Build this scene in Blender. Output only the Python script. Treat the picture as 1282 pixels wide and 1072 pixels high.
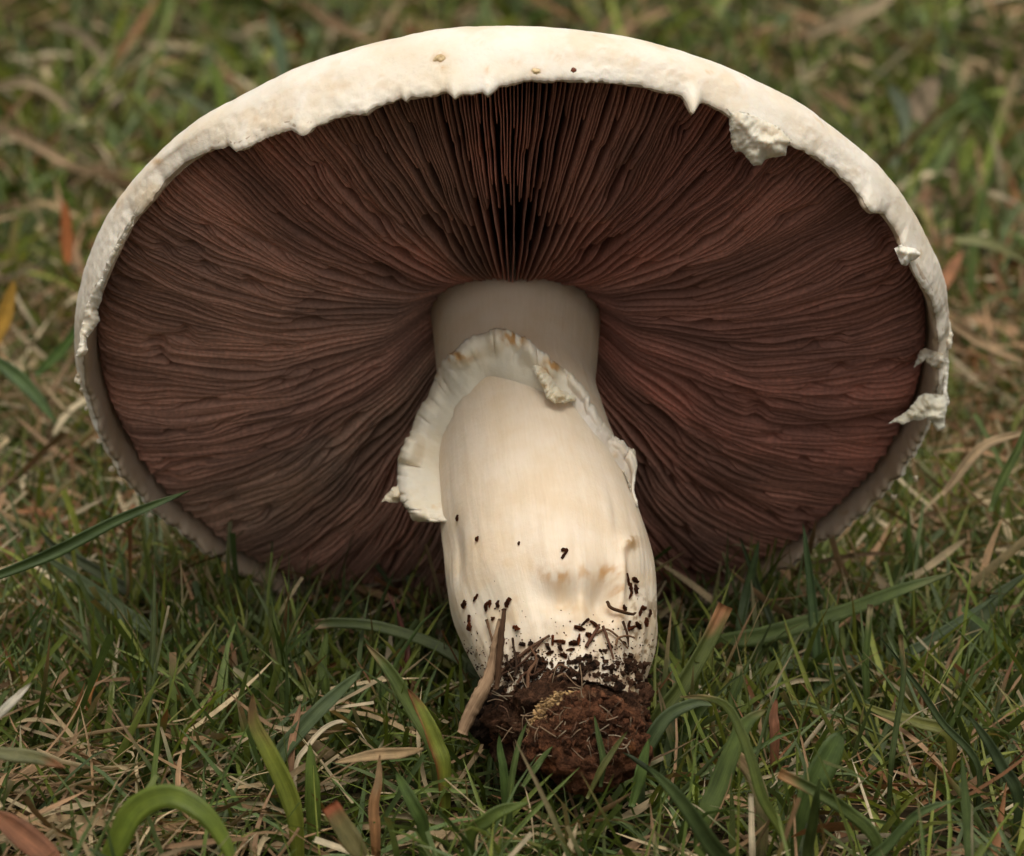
import bpy, bmesh, math, random
import numpy as np
from mathutils import Vector, Matrix

for o in list(bpy.data.objects):
    bpy.data.objects.remove(o, do_unlink=True)
scene = bpy.context.scene
C = scene.collection

# ------------------------------------------------------------------ camera
PITCH = math.radians(14.0)
CAM = np.array([0.0, 0.0, 0.172])
RES_W, RES_H = 1282.0, 1072.0            # pixel grid of the reference frame
LENS = 100.0
F = LENS / 36.0 * RES_W                  # focal length in reference pixels
cam_data = bpy.data.cameras.new("camera")
cam_data.lens = LENS
cam_data.sensor_width = 36.0
cam_data.sensor_fit = 'HORIZONTAL'
cam_data.clip_start = 0.01
cam_data.clip_end = 200.0
cam_data.dof.use_dof = True
cam_data.dof.focus_distance = 0.458
cam_data.dof.aperture_fstop = 28.0
cam = bpy.data.objects.new("camera", cam_data)
cam.location = CAM
cam.rotation_euler = (math.pi / 2 - PITCH, 0, 0)
C.objects.link(cam)
scene.camera = cam

# ------------------------------------------------------------------ sky and sun
SUN_EL, SUN_AZ = math.radians(70), math.radians(172)   # azimuth clockwise from +Y
world = bpy.data.worlds.new("World")
scene.world = world
world.use_nodes = True
wn = world.node_tree
wn.nodes.clear()
sky = wn.nodes.new('ShaderNodeTexSky')
sky.sky_type = 'NISHITA'
sky.sun_disc = False
sky.sun_elevation = SUN_EL
sky.sun_rotation = SUN_AZ
sky.dust_density = 4.0
sky.air_density = 1.0
hs = wn.nodes.new('ShaderNodeHueSaturation')
hs.inputs['Saturation'].default_value = 0.10          # thin even cloud takes the blue out
tint = wn.nodes.new('ShaderNodeMix')
tint.data_type = 'RGBA'
tint.blend_type = 'MULTIPLY'
tint.inputs[0].default_value = 1.0
tint.inputs[7].default_value = (1.0, 0.96, 0.89, 1)
bg = wn.nodes.new('ShaderNodeBackground')
bg.inputs['Strength'].default_value = 0.078
wo = wn.nodes.new('ShaderNodeOutputWorld')
wn.links.new(sky.outputs[0], hs.inputs['Color'])
wn.links.new(hs.outputs[0], tint.inputs[6])
wn.links.new(tint.outputs[2], bg.inputs['Color'])
wn.links.new(bg.outputs[0], wo.inputs['Surface'])

sun_data = bpy.data.lights.new("sun", 'SUN')
sun_data.energy = 1.5
sun_data.angle = math.radians(35)
sun_data.color = (1.0, 0.94, 0.85)
sun = bpy.data.objects.new("sun", sun_data)
sun.location = (0.3, -0.5, 2.0)
sdir = Vector((math.sin(SUN_AZ) * math.cos(SUN_EL), math.cos(SUN_AZ) * math.cos(SUN_EL), math.sin(SUN_EL)))
sun.rotation_euler = (-sdir).to_track_quat('-Z', 'Y').to_euler()
C.objects.link(sun)

scene.view_settings.view_transform = 'Standard'
scene.view_settings.look = 'None'
scene.view_settings.gamma = 1.0
scene.view_settings.exposure = 0.57
scene.render.engine = 'CYCLES'
scene.cycles.use_denoising = True
scene.cycles.max_bounces = 8
scene.cycles.diffuse_bounces = 4
scene.cycles.transmission_bounces = 4

random.seed(4)
rng = np.random.default_rng(4)

# ------------------------------------------------------------------ helpers
UP = np.array([0, math.sin(PITCH), math.cos(PITCH)])
FW = np.array([0, math.cos(PITCH), -math.sin(PITCH)])
RT = np.array([1.0, 0, 0])


def unproj(px, py, d):
    """pixel of the reference frame at distance d along the view axis -> world"""
    return CAM + RT * ((px - RES_W / 2) / F * d) + UP * (-(py - RES_H / 2) / F * d) + FW * d


def proj(P):
    P = np.asarray(P, float) - CAM
    d = P @ FW
    return np.stack([RES_W / 2 + F * (P @ RT) / d, RES_H / 2 - F * (P @ UP) / d, d], -1)


def c2w(v):
    """camera-axes vector (x right, y up, z backwards) -> world vector"""
    return RT * v[0] + UP * v[1] - FW * v[2]


def _hash(ix, iy, iz, seed):
    h = (ix.astype(np.int64) * 374761393 + iy.astype(np.int64) * 668265263 + iz.astype(np.int64) * 2147483647 + seed * 1274126177) & 0xFFFFFFFF
    h = ((h ^ (h >> 13)) * 1274126177) & 0xFFFFFFFF
    h = (h ^ (h >> 16)) & 0xFFFFFFFF
    return h.astype(float) / 0xFFFFFFFF * 2 - 1


def vnoise(x, y=0.0, z=0.0, seed=0):
    x, y, z = np.broadcast_arrays(np.asarray(x, float), np.asarray(y, float), np.asarray(z, float))
    ix, iy, iz = np.floor(x), np.floor(y), np.floor(z)
    fx, fy, fz = x - ix, y - iy, z - iz
    fx, fy, fz = [t * t * t * (t * (t * 6 - 15) + 10) for t in (fx, fy, fz)]
    r = 0
    for dx in (0, 1):
        for dy in (0, 1):
            for dz in (0, 1):
                w = (fx if dx else 1 - fx) * (fy if dy else 1 - fy) * (fz if dz else 1 - fz)
                r = r + w * _hash(ix + dx, iy + dy, iz + dz, seed)
    return r


def fbm(x, y=0.0, z=0.0, seed=0, oct=4, gain=0.5):
    r, a = 0, 1.0
    x, y, z = np.asarray(x, float), np.asarray(y, float), np.asarray(z, float)
    for i in range(oct):
        r = r + a * vnoise(x * 2 ** i + 17.3 * i, y * 2 ** i - 9.1 * i, z * 2 ** i + 4.7 * i, seed + i)
        a *= gain
    return r


def smooth(a, b, x):
    t = np.clip((np.asarray(x, float) - a) / (b - a), 0, 1)
    return t * t * (3 - 2 * t)


def ground_h(x, y):
    x, y = np.asarray(x, float), np.asarray(y, float)
    rise = 0.105 * (np.sqrt((y - 0.78) ** 2 + 0.03) + (y - 0.78)) / 2
    rise = 0.5 * np.tanh(rise / 0.5)
    near = 0.004 * vnoise(x * 9 + 3, y * 9) + 0.0022 * vnoise(x * 31, y * 31, seed=3)
    return rise + near - 0.001


def ground_hit(px, py, h=0.0):
    d = 0.3
    for _ in range(40):
        lo = unproj(px, py, d)
        gap = lo[2] - ground_h(lo[0], lo[1]) - h
        if gap < 0.0004:
            break
        d += gap / 0.5 * 0.6
    return unproj(px, py, d), d


def new_mesh(name, verts, faces, mat, parent=None, cols=None, uvs=None, smooth_shade=True, mats=None, midx=None):
    me = bpy.data.meshes.new(name)
    verts = np.asarray(verts, float)
    if parent is not None:
        verts = verts - np.array(parent_origin[parent.name])
    me.from_pydata(verts.tolist(), [], faces.tolist() if hasattr(faces, 'tolist') else faces)
    me.materials.append(mat)
    if smooth_shade:
        me.polygons.foreach_set('use_smooth', [True] * len(me.polygons))
    if cols is not None:
        a = me.color_attributes.new('Col', 'FLOAT_COLOR', 'POINT')
        c4 = np.ones((len(verts), 4))
        c4[:, :3] = cols
        a.data.foreach_set('color', c4.ravel())
    if uvs is not None:
        li = np.empty(len(me.loops), int)
        me.loops.foreach_get('vertex_index', li)
        uv = me.uv_layers.new(name='UVMap')
        uv.data.foreach_set('uv', np.asarray(uvs, float)[li].ravel())
    me.update()
    o = bpy.data.objects.new(name, me)
    C.objects.link(o)
    if parent is not None:
        o.parent = parent
        parent_origin[o.name] = parent_origin[parent.name]
    else:
        parent_origin[o.name] = (0, 0, 0)
    return o


parent_origin = {}


def tag(o, label=None, cat=None, group=None, kind=None):
    if label: o['label'] = label
    if cat: o['category'] = cat
    if group: o['group'] = group
    if kind: o['kind'] = kind
    return o


def grid_faces(nu, nv, close_u=False, close_v=False):
    """vertex index = iu*nv + iv"""
    iu = np.arange(nu if close_u else nu - 1)
    iv = np.arange(nv if close_v else nv - 1)
    a, b = np.meshgrid(iu, iv, indexing='ij')
    a, b = a.ravel(), b.ravel()
    a1, b1 = (a + 1) % nu, (b + 1) % nv
    return np.stack([a * nv + b, a1 * nv + b, a1 * nv + b1, a * nv + b1], -1)


def catmull(pts, n):
    P = np.asarray(pts, float)
    if len(P) == 2:
        t = np.linspace(0, 1, n)[:, None]
        return P[0] * (1 - t) + P[1] * t
    Q = np.vstack([2 * P[0] - P[1], P, 2 * P[-1] - P[-2]])
    m = len(P) - 1
    t = np.linspace(0, m, n)
    i = np.minimum(t.astype(int), m - 1)
    f = (t - i)[:, None]
    p0, p1, p2, p3 = Q[i], Q[i + 1], Q[i + 2], Q[i + 3]
    return 0.5 * (2 * p1 + (p2 - p0) * f + (2 * p0 - 5 * p1 + 4 * p2 - p3) * f ** 2 + (3 * p1 - p0 - 3 * p2 + p3) * f ** 3)


# ------------------------------------------------------------------ materials
def base_mat(name):
    m = bpy.data.materials.new(name)
    m.use_nodes = True
    nt = m.node_tree
    nt.nodes.clear()
    out = nt.nodes.new('ShaderNodeOutputMaterial')
    return m, nt, out


def N(nt, kind, **kw):
    n = nt.nodes.new(kind)
    for k, v in kw.items():
        setattr(n, k, v)
    return n


def noise_node(nt, scale, detail=4, rough=0.55, vec=None, distort=0.0):
    n = N(nt, 'ShaderNodeTexNoise')
    n.inputs['Scale'].default_value = scale
    n.inputs['Detail'].default_value = detail
    n.inputs['Roughness'].default_value = rough
    n.inputs['Distortion'].default_value = distort
    if vec is not None:
        nt.links.new(vec, n.inputs['Vector'])
    return n


def ramp(nt, fac, stops):
    r = N(nt, 'ShaderNodeValToRGB')
    el = r.color_ramp.elements
    while len(el) < len(stops):
        el.new(0.5)
    for e, (p, c) in zip(el, stops):
        e.position = p
        e.color = (*c, 1) if len(c) == 3 else c
    nt.links.new(fac, r.inputs[0])
    return r.outputs[0]


def mixcol(nt, a, b, fac, mode='MIX'):
    m = N(nt, 'ShaderNodeMix', data_type='RGBA', blend_type=mode)
    for sock, v in ((0, fac), (6, a), (7, b)):
        if isinstance(v, (int, float)):
            m.inputs[sock].default_value = v
        elif isinstance(v, tuple):
            m.inputs[sock].default_value = (*v, 1)
        else:
            nt.links.new(v, m.inputs[sock])
    return m.outputs[2]


def bump(nt, h, strength, dist, prev=None):
    b = N(nt, 'ShaderNodeBump')
    b.inputs['Strength'].default_value = strength
    b.inputs['Distance'].default_value = dist
    nt.links.new(h, b.inputs['Height'])
    if prev is not None:
        nt.links.new(prev, b.inputs['Normal'])
    return b.outputs[0]


def principled(nt, out, color, rough=0.7, normal=None, sss=0.0, sssr=(0.004, 0.002, 0.001), spec=0.3):
    p = N(nt, 'ShaderNodeBsdfPrincipled')
    if isinstance(color, tuple):
        p.inputs['Base Color'].default_value = (*color, 1)
    else:
        nt.links.new(color, p.inputs['Base Color'])
    p.inputs['Roughness'].default_value = rough
    p.inputs['Specular IOR Level'].default_value = spec
    if sss > 0:
        p.inputs['Subsurface Weight'].default_value = sss
        p.inputs['Subsurface Radius'].default_value = (1, 0.6, 0.35)
        p.inputs['Subsurface Scale'].default_value = 0.003
    if normal is not None:
        nt.links.new(normal, p.inputs['Normal'])
    nt.links.new(p.outputs[0], out.inputs['Surface'])
    return p


def attr_col(nt):
    a = N(nt, 'ShaderNodeVertexColor')
    a.layer_name = 'Col'
    return a.outputs[0]


def objco(nt):
    return N(nt, 'ShaderNodeTexCoord').outputs['Object']


def mat_flesh(name, tint=(0.80, 0.73, 0.62), spots=True):
    """white cap skin and veil: vertex colour times faint blotches, silky fine relief"""
    m, nt, out = base_mat(name)
    co = objco(nt)
    n1 = noise_node(nt, 90, 5, 0.6, co)
    n2 = noise_node(nt, 900, 4, 0.65, co)
    n3 = noise_node(nt, 260, 3, 0.5, co)
    blot = ramp(nt, n1.outputs['Fac'], [(0.30, (0.90, 0.84, 0.74)), (0.60, (1, 1, 1))])
    col = mixcol(nt, attr_col(nt), blot, 1.0, 'MULTIPLY')
    if spots:
        sp = ramp(nt, n3.outputs['Fac'], [(0.66, (1, 1, 1)), (0.76, (0.86, 0.70, 0.50))])
        col = mixcol(nt, col, sp, 0.6, 'MULTIPLY')
    nb = bump(nt, n2.outputs['Fac'], 0.35, 0.0004)
    nb = bump(nt, n3.outputs['Fac'], 0.16, 0.0010, nb)
    principled(nt, out, col, 0.62, nb, sss=0.25)
    return m


def mat_gill(name):
    m, nt, out = base_mat(name)
    co = objco(nt)
    n1 = noise_node(nt, 60, 4, 0.6, co)
    n2 = noise_node(nt, 1500, 3, 0.6, co)
    v = ramp(nt, n1.outputs['Fac'], [(0.30, (0.72, 0.70, 0.70)), (0.70, (1.25, 1.12, 1.05))])
    col = mixcol(nt, attr_col(nt), v, 1.0, 'MULTIPLY')
    g = ramp(nt, n2.outputs['Fac'], [(0.35, (0.8, 0.8, 0.8)), (0.7, (1.15, 1.15, 1.15))])
    col = mixcol(nt, col, g, 1.0, 'MULTIPLY')
    d = N(nt, 'ShaderNodeBsdfPrincipled')
    nt.links.new(col, d.inputs['Base Color'])
    d.inputs['Roughness'].default_value = 0.75
    d.inputs['Specular IOR Level'].default_value = 0.2
    t = N(nt, 'ShaderNodeBsdfTranslucent')
    tc = mixcol(nt, col, (1.3, 0.6, 0.45), 1.0, 'MULTIPLY')
    nt.links.new(tc, t.inputs['Color'])
    mx = N(nt, 'ShaderNodeMixShader')
    mx.inputs[0].default_value = 0.28
    nt.links.new(d.outputs[0], mx.inputs[1])
    nt.links.new(t.outputs[0], mx.inputs[2])
    nt.links.new(mx.outputs[0], out.inputs['Surface'])
    return m


def mat_stem(name):
    m, nt, out = base_mat(name)
    uv = N(nt, 'ShaderNodeUVMap').outputs[0]
    mp = N(nt, 'ShaderNodeMapping')
    mp.inputs['Scale'].default_value = (90, 6, 1)
    nt.links.new(uv, mp.inputs[0])
    fib = noise_node(nt, 3.0, 5, 0.6, mp.outputs[0])
    co = objco(nt)
    n1 = noise_node(nt, 120, 4, 0.6, co)
    n2 = noise_node(nt, 1100, 4, 0.6, co)
    f = ramp(nt, fib.outputs['Fac'], [(0.30, (0.965, 0.95, 0.925)), (0.62, (1.01, 1.01, 1.01))])
    col = mixcol(nt, attr_col(nt), f, 1.0, 'MULTIPLY')
    b = ramp(nt, n1.outputs['Fac'], [(0.35, (0.93, 0.88, 0.80)), (0.62, (1, 1, 1))])
    col = mixcol(nt, col, b, 1.0, 'MULTIPLY')
    nb = bump(nt, fib.outputs['Fac'], 0.18, 0.0003)
    nb = bump(nt, n2.outputs['Fac'], 0.25, 0.0003, nb)
    principled(nt, out, col, 0.5, nb, sss=0.3, spec=0.4)
    return m


def mat_soil(name, a=(0.030, 0.018, 0.010), b=(0.11, 0.060, 0.038), scale=420):
    m, nt, out = base_mat(name)
    co = objco(nt)
    n1 = noise_node(nt, scale, 6, 0.7, co)
    n2 = noise_node(nt, scale * 4, 5, 0.7, co)
    c = ramp(nt, n1.outputs['Fac'], [(0.30, a), (0.55, tuple((x + y) / 2 for x, y in zip(a, b))), (0.75, b)])
    col = mixcol(nt, c, attr_col(nt), 1.0, 'MULTIPLY')
    nb = bump(nt, n2.outputs['Fac'], 0.9, 0.0012)
    nb = bump(nt, n1.outputs['Fac'], 0.8, 0.002, nb)
    principled(nt, out, col, 0.92, nb, spec=0.15)
    return m


def mat_leaf(name, transl=0.32, rough=0.45, vein=1.0):
    """grass: colour from the blade itself, parallel veins across its width"""
    m, nt, out = base_mat(name)
    uv = N(nt, 'ShaderNodeUVMap').outputs[0]
    mp = N(nt, 'ShaderNodeMapping')
    mp.inputs['Scale'].default_value = (26, 1.2, 1)
    nt.links.new(uv, mp.inputs[0])
    st = noise_node(nt, 1.0, 3, 0.6, mp.outputs[0])
    co = objco(nt)
    n2 = noise_node(nt, 420, 4, 0.6, co)
    v = ramp(nt, st.outputs['Fac'], [(0.30, (1 - .38 * vein,) * 3), (0.70, (1 + .30 * vein,) * 3)])
    col = mixcol(nt, attr_col(nt), v, 1.0, 'MULTIPLY')
    w = ramp(nt, n2.outputs['Fac'], [(0.35, (0.78, 0.80, 0.75)), (0.65, (1.12, 1.08, 1.0))])
    col = mixcol(nt, col, w, 1.0, 'MULTIPLY')
    nb = bump(nt, st.outputs['Fac'], 0.35, 0.0003)
    p = N(nt, 'ShaderNodeBsdfPrincipled')
    nt.links.new(col, p.inputs['Base Color'])
    p.inputs['Roughness'].default_value = rough
    p.inputs['Specular IOR Level'].default_value = 0.35
    nt.links.new(nb, p.inputs['Normal'])
    t = N(nt, 'ShaderNodeBsdfTranslucent')
    tc = mixcol(nt, col, (1.1, 1.15, 0.5), 1.0, 'MULTIPLY')
    nt.links.new(tc, t.inputs['Color'])
    mx = N(nt, 'ShaderNodeMixShader')
    mx.inputs[0].default_value = transl
    nt.links.new(p.outputs[0], mx.inputs[1])
    nt.links.new(t.outputs[0], mx.inputs[2])
    nt.links.new(mx.outputs[0], out.inputs['Surface'])
    return m


def mat_wood(name):
    m, nt, out = base_mat(name)
    uv = N(nt, 'ShaderNodeUVMap').outputs[0]
    mp = N(nt, 'ShaderNodeMapping')
    mp.inputs['Scale'].default_value = (14, 2.0, 1)
    nt.links.new(uv, mp.inputs[0])
    st = noise_node(nt, 1.0, 5, 0.7, mp.outputs[0])
    v = ramp(nt, st.outputs['Fac'], [(0.30, (0.45, 0.38, 0.32)), (0.68, (1.2, 1.15, 1.1))])
    col = mixcol(nt, attr_col(nt), v, 1.0, 'MULTIPLY')
    nb = bump(nt, st.outputs['Fac'], 0.7, 0.0006)
    principled(nt, out, col, 0.8, nb, spec=0.2)
    return m


def mat_ground(name):
    m, nt, out = base_mat(name)
    co = objco(nt)
    n1 = noise_node(nt, 55, 6, 0.7, co)
    n2 = noise_node(nt, 400, 5, 0.7, co)
    n3 = noise_node(nt, 7, 4, 0.6, co)
    c = ramp(nt, n1.outputs['Fac'], [(0.32, (0.020, 0.014, 0.008)), (0.55, (0.050, 0.036, 0.020)), (0.72, (0.11, 0.085, 0.05))])
    g = ramp(nt, n3.outputs['Fac'], [(0.35, (0.6, 0.75, 0.5)), (0.65, (1.1, 1.05, 1.0))])
    col = mixcol(nt, c, g, 1.0, 'MULTIPLY')
    nb = bump(nt, n2.outputs['Fac'], 0.9, 0.002)
    principled(nt, out, col, 0.95, nb, spec=0.1)
    return m


M_SKIN = mat_flesh('cap_skin')
M_VEIL = mat_flesh('veil_flesh', spots=True)
M_GILL = mat_gill('gill_brown')
M_STEM = mat_stem('stem_flesh')
M_SOIL = mat_soil('soil_clod')
M_LEAF = mat_leaf('grass_leaf')
M_DRY = mat_leaf('dry_grass', transl=0.15, rough=0.7, vein=0.9)
M_WOOD = mat_wood('dead_stem')
M_CRUST = mat_flesh('crust')
M_SOIL2 = mat_soil('pellet_soil', scale=900)
M_GROUND = mat_ground('ground_soil')

# ------------------------------------------------------------------ ground
def build_ground():
    # fine near the mushroom, coarse to the horizon
    xs = np.concatenate([[-90, -40, -18, -9, -5], np.linspace(-3, -0.7, 20), np.linspace(-0.65, 0.65, 131), np.linspace(0.7, 3, 20), [5, 9, 18, 40, 90]])
    ys = np.concatenate([[-60, -20, -8, -3], np.linspace(-1, 0.2, 14), np.linspace(0.22, 1.6, 139), np.linspace(1.7, 5, 26), [8, 14, 28, 60, 120]])
    X, Y = np.meshgrid(xs, ys, indexing='ij')
    Z = ground_h(X, Y)
    V = np.stack([X, Y, Z], -1).reshape(-1, 3)
    o = new_mesh('ground', V, grid_faces(len(xs), len(ys)), M_GROUND)
    tag(o, kind='structure')


build_ground()

# ------------------------------------------------------------------ mushroom frame of reference
TILT, ROLL = math.radians(50.5), math.radians(0.3)
LIP_R, LIP_H = 0.0750, 0.009          # lip circle, its height over the plane of the gill edges
n_c = np.array([math.sin(ROLL) * math.sin(TILT), -math.cos(ROLL) * math.sin(TILT), math.cos(TILT)])
u_c = np.array([-math.sin(ROLL) * math.cos(TILT), math.cos(ROLL) * math.cos(TILT), math.sin(TILT)])
e_c = np.cross(u_c, n_c)
AN, AU, AE = c2w(n_c), c2w(u_c), c2w(e_c)          # world axes: along the stem, up the cap, across it
LIP_C = CAM + c2w(np.array([-0.00008, 0.00643, -0.5]))
ORI = LIP_C - AN * LIP_H
BASE = unproj(708, 955, 0.452)


def loc(r, th, s):
    r, th, s = np.broadcast_arrays(np.asarray(r, float), np.asarray(th, float), np.asarray(s, float))
    return ORI + (r * np.cos(th))[..., None] * AE + (r * np.sin(th))[..., None] * AU + s[..., None] * AN


mush = bpy.data.objects.new('mushroom', None)
mush.empty_display_size = 0.02
mush.location = BASE
C.objects.link(mush)
parent_origin['mushroom'] = tuple(BASE)
tag(mush, 'big white capped mushroom leaning on its cap edge, brown gills showing', 'mushroom')

# --- cap ------------------------------------------------------------------
# torn free edge of the cap, read along the near half of the rim
EDGE = np.array([(118, 375), (130, 345), (150, 300), (168, 268), (176, 262), (190, 245), (205, 222), (230, 200), (262, 184), (284, 178), (292, 184), (305, 180), (318, 172),
                 (340, 164), (362, 158), (374, 165), (382, 163), (392, 152), (420, 144), (440, 140), (458, 139), (470, 129), (488, 124), (502, 119), (507, 124), (512, 119), (528, 120), (545, 116),
                 (560, 113), (569, 121), (575, 116), (592, 115), (604, 111), (610, 117), (618, 112), (626, 104), (660, 99), (700, 98), (740, 99), (780, 101), (815, 106), (840, 111),
                 (857, 117), (860, 122), (864, 133), (869, 139), (873, 132), (878, 122), (890, 126), (905, 134), (915, 141), (950, 160), (985, 172), (1000, 181), (1020, 190), (1045, 206), (1065, 225),
                 (1080, 242), (1086, 256), (1095, 264), (1108, 266), (1118, 280), (1128, 296), (1130, 305), (1138, 318), (1150, 345)], float)
NT = 1100
TH = np.linspace(0, 2 * np.pi, NT, endpoint=False)


def lip_offset():
    """extra height of the lip at each angle so that its torn edge runs as it does on the real cap"""
    ds = np.zeros(NT)
    wgt = np.zeros(NT)
    for i, th in enumerate(TH):
        if math.sin(th) < 0.12:
            continue
        s = LIP_H
        ok = True
        for _ in range(14):
            p = proj(loc(LIP_R, th, s))
            if p[0] < EDGE[0, 0] or p[0] > EDGE[-1, 0]:
                ok = False
                break
            yt = np.interp(p[0], EDGE[:, 0], EDGE[:, 1])
            s += (yt - p[1]) * 0.00010
        if ok:
            ds[i] = s - LIP_H
            wgt[i] = 1
    # fade to zero beyond the measured arc
    idx = np.where(wgt > 0)[0]
    a, b = idx[0], idx[-1]
    k = 60
    for j in range(1, k):
        f = 1 - j / k
        f = f * f * (3 - 2 * f)
        ds[(a - j) % NT] = ds[a] * f
        ds[(b + j) % NT] = ds[b] * f
    return ds


DS = lip_offset()
rag = 0.0005 * fbm(np.cos(TH) * 22, np.sin(TH) * 22, seed=7, oct=4, gain=0.75)
far = smooth(0.15, -0.1, np.sin(TH))
DS = DS + rag * (0.5 + 1.0 * far) + far * 0.0007 * vnoise(np.cos(TH) * 6, np.sin(TH) * 6, seed=9)
# the right side is torn back
DSL_K = np.hanning(75) / np.hanning(75).sum()
tear = np.exp(-(((TH + np.pi) % (2 * np.pi) - np.pi - 0.16) / 0.17) ** 2)
DS = DS - 0.0042 * tear * (0.75 + 0.5 * vnoise(TH * 18, seed=5))
DS = DS - 0.001 * far
DSM = np.min([np.roll(DS, k) for k in range(-14, 15)], 0)
DSL = np.convolve(np.concatenate([DSM[-37:], DSM, DSM[:37]]), DSL_K, 'valid')
DSH = np.maximum(DS - DSL, -0.0002)
wob = 1 + 0.004 * vnoise(np.cos(TH) * 2.2, np.sin(TH) * 2.2, seed=12) + 0.0025 * vnoise(np.cos(TH) * 7, np.sin(TH) * 7, seed=13)


def build_cap():
    # (radius, height below the lip, share of the ragged offset)
    prof = np.array([(0.0746, 0.0005, 1.0), (0.0751, 0.0002, 1.0), (0.0757, -0.0008, 0.95), (0.0762, -0.0022, 0.78), (0.0767, -0.0042, 0.45), (0.07685, -0.0064, 0.18), (0.0764, -0.0090, 0.0),
                     (0.0752, -0.0115, 0), (0.0731, -0.0140, 0), (0.0702, -0.0163, 0), (0.0665, -0.0187, 0), (0.0610, -0.0212, 0), (0.053, -0.0243, 0), (0.043, -0.0274, 0),
                     (0.032, -0.0298, 0), (0.020, -0.0314, 0), (0.010, -0.0321, 0), (0.0015, -0.0324, 0)])
    pr = catmull(prof, 70)
    pr[:, 2] = np.clip(pr[:, 2], 0, 1)
    nu, nv = NT, len(pr)
    r = pr[None, :, 0] * wob[:, None]
    s = LIP_H + pr[None, :, 1] + pr[None, :, 2] * DSL[:, None] + np.clip((pr[None, :, 2] - 0.35) / 0.65, 0, 1) ** 2.2 * DSH[:, None]
    t = np.repeat(TH[:, None], nv, 1)
    lump = 0.00008 * fbm(np.cos(t) * 30, np.sin(t) * 30, s * 400, seed=21, oct=3) + 0.00018 * vnoise(np.cos(t) * 7, np.sin(t) * 7, s * 70, seed=23)
    # woolly torn wisps close to the free edge
    woolly = pr[None, :, 2] * smooth(-0.2, 0.5, vnoise(np.cos(t) * 4, np.sin(t) * 4, seed=31) + 0.5 * smooth(1.2, 2.2, t) * smooth(3.4, 2.6, t))
    lump = lump + woolly * 0.00022 * fbm(np.cos(t) * 95, np.sin(t) * 95, s * 1300, seed=33, oct=3)
    V = loc(r + lump, t, s - lump * 0.5)
    c = np.ones((nu, nv, 3)) * np.array([0.83, 0.77, 0.675])
    st = smooth(0.35, 0.75, fbm(np.cos(t) * 13, np.sin(t) * 13, s * 160, seed=41, oct=4))[..., None]
    c = c * (1 - 0.35 * st) + np.array([0.72, 0.56, 0.37]) * 0.35 * st
    pix = proj(V)
    nz = fbm(pix[..., 0] / 5, pix[..., 1] / 5, seed=43, oct=3)
    for (x, y, q, w) in ((551, 73, 10, .8), (553, 84, 7, .6), (611, 88, 6, .7), (671, 89, 7, .8), (646, 78, 9, .35), (700, 72, 16, .3), (755, 63, 6, .5), (840, 90, 14, .3), (930, 150, 8, .4), (430, 108, 9, .35), (197, 202, 6, .8), (1010, 160, 12, .3), (320, 150, 8, .35), (480, 105, 14, .25), (1075, 215, 9, .3), (600, 52, 7, .3), (790, 78, 9, .3)):
        f = (np.exp(-((pix[..., 0] - x) / q) ** 2 - ((pix[..., 1] - y) / (q * 0.65)) ** 2) * smooth(-0.5, 0.3, nz) * w * (t < np.pi + 0.3))[..., None]
        c = c * (1 - f) + np.array([0.62, 0.40, 0.19]) * f
    o = new_mesh('cap', V.reshape(-1, 3), grid_faces(nu, nv, close_u=True)[:, ::-1], M_SKIN, mush, cols=c.reshape(-1, 3))
    return o


def inner_margin():
    # pale inside of the lip and the thin flesh the gills hang from
    prof = np.array([(0.0755, -0.0007, 1.0), (0.0751, -0.0001, 1.0), (0.0744, 0.0003, 1.0), (0.0738, -0.0002, 0.96), (0.0735, -0.0018, 0.6), (0.07345, -0.0046, 0.2), (0.0733, -0.0066, 0), (0.0731, -0.0085, 0), (0.0716, -0.0125, 0)])
    pr = catmull(prof, 22)
    nv = len(pr)
    t = np.repeat(TH[:, None], nv, 1)
    r = pr[None, :, 0] * wob[:, None]
    pr[:, 2] = np.clip(pr[:, 2], 0, 1)
    s = LIP_H + pr[None, :, 1] + pr[None, :, 2] * DSL[:, None] + np.clip((pr[None, :, 2] - 0.35) / 0.65, 0, 1) ** 2.2 * DSH[:, None]
    lump = (0.0001 * fbm(np.cos(t) * 40, np.sin(t) * 40, s * 500, seed=51, oct=3) + 0.0002 * vnoise(np.cos(t) * 10, np.sin(t) * 10, s * 60, seed=52)) * smooth(0, 0.2, np.linspace(0, 1, nv))[None]
    f = np.linspace(0, 1, nv)[None, :, None]
    c = np.array([0.66, 0.54, 0.42]) * (1 - f) + np.array([0.34, 0.235, 0.17]) * f
    c = np.repeat(c, NT, 0)
    o = new_mesh('inner_margin', loc(r - lump, t, s).reshape(-1, 3), grid_faces(NT, nv, close_u=True), M_VEIL, mush, cols=c.reshape(-1, 3))
    # flesh under the gills
    rr = np.linspace(0.0714, 0.010, 26)
    ss = gill_base(rr)
    t = np.repeat(TH[::4, None], len(rr), 1)
    V = loc(np.repeat(rr[None], len(t), 0), t, np.repeat(ss[None], len(t), 0))
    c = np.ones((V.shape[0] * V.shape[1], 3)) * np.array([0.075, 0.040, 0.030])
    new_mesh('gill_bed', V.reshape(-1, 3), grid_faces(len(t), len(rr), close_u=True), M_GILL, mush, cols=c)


def gill_edge(r):
    return np.interp(r, [0.0135, 0.0155, 0.018, 0.022, 0.028, 0.036, 0.046, 0.056, 0.064, 0.070, 0.0728], [-0.0050, -0.0034, -0.0018, -0.0004, 0.0008, 0.0014, 0.0012, 0.0008, 0.0003, -0.0004, -0.0012])


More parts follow.
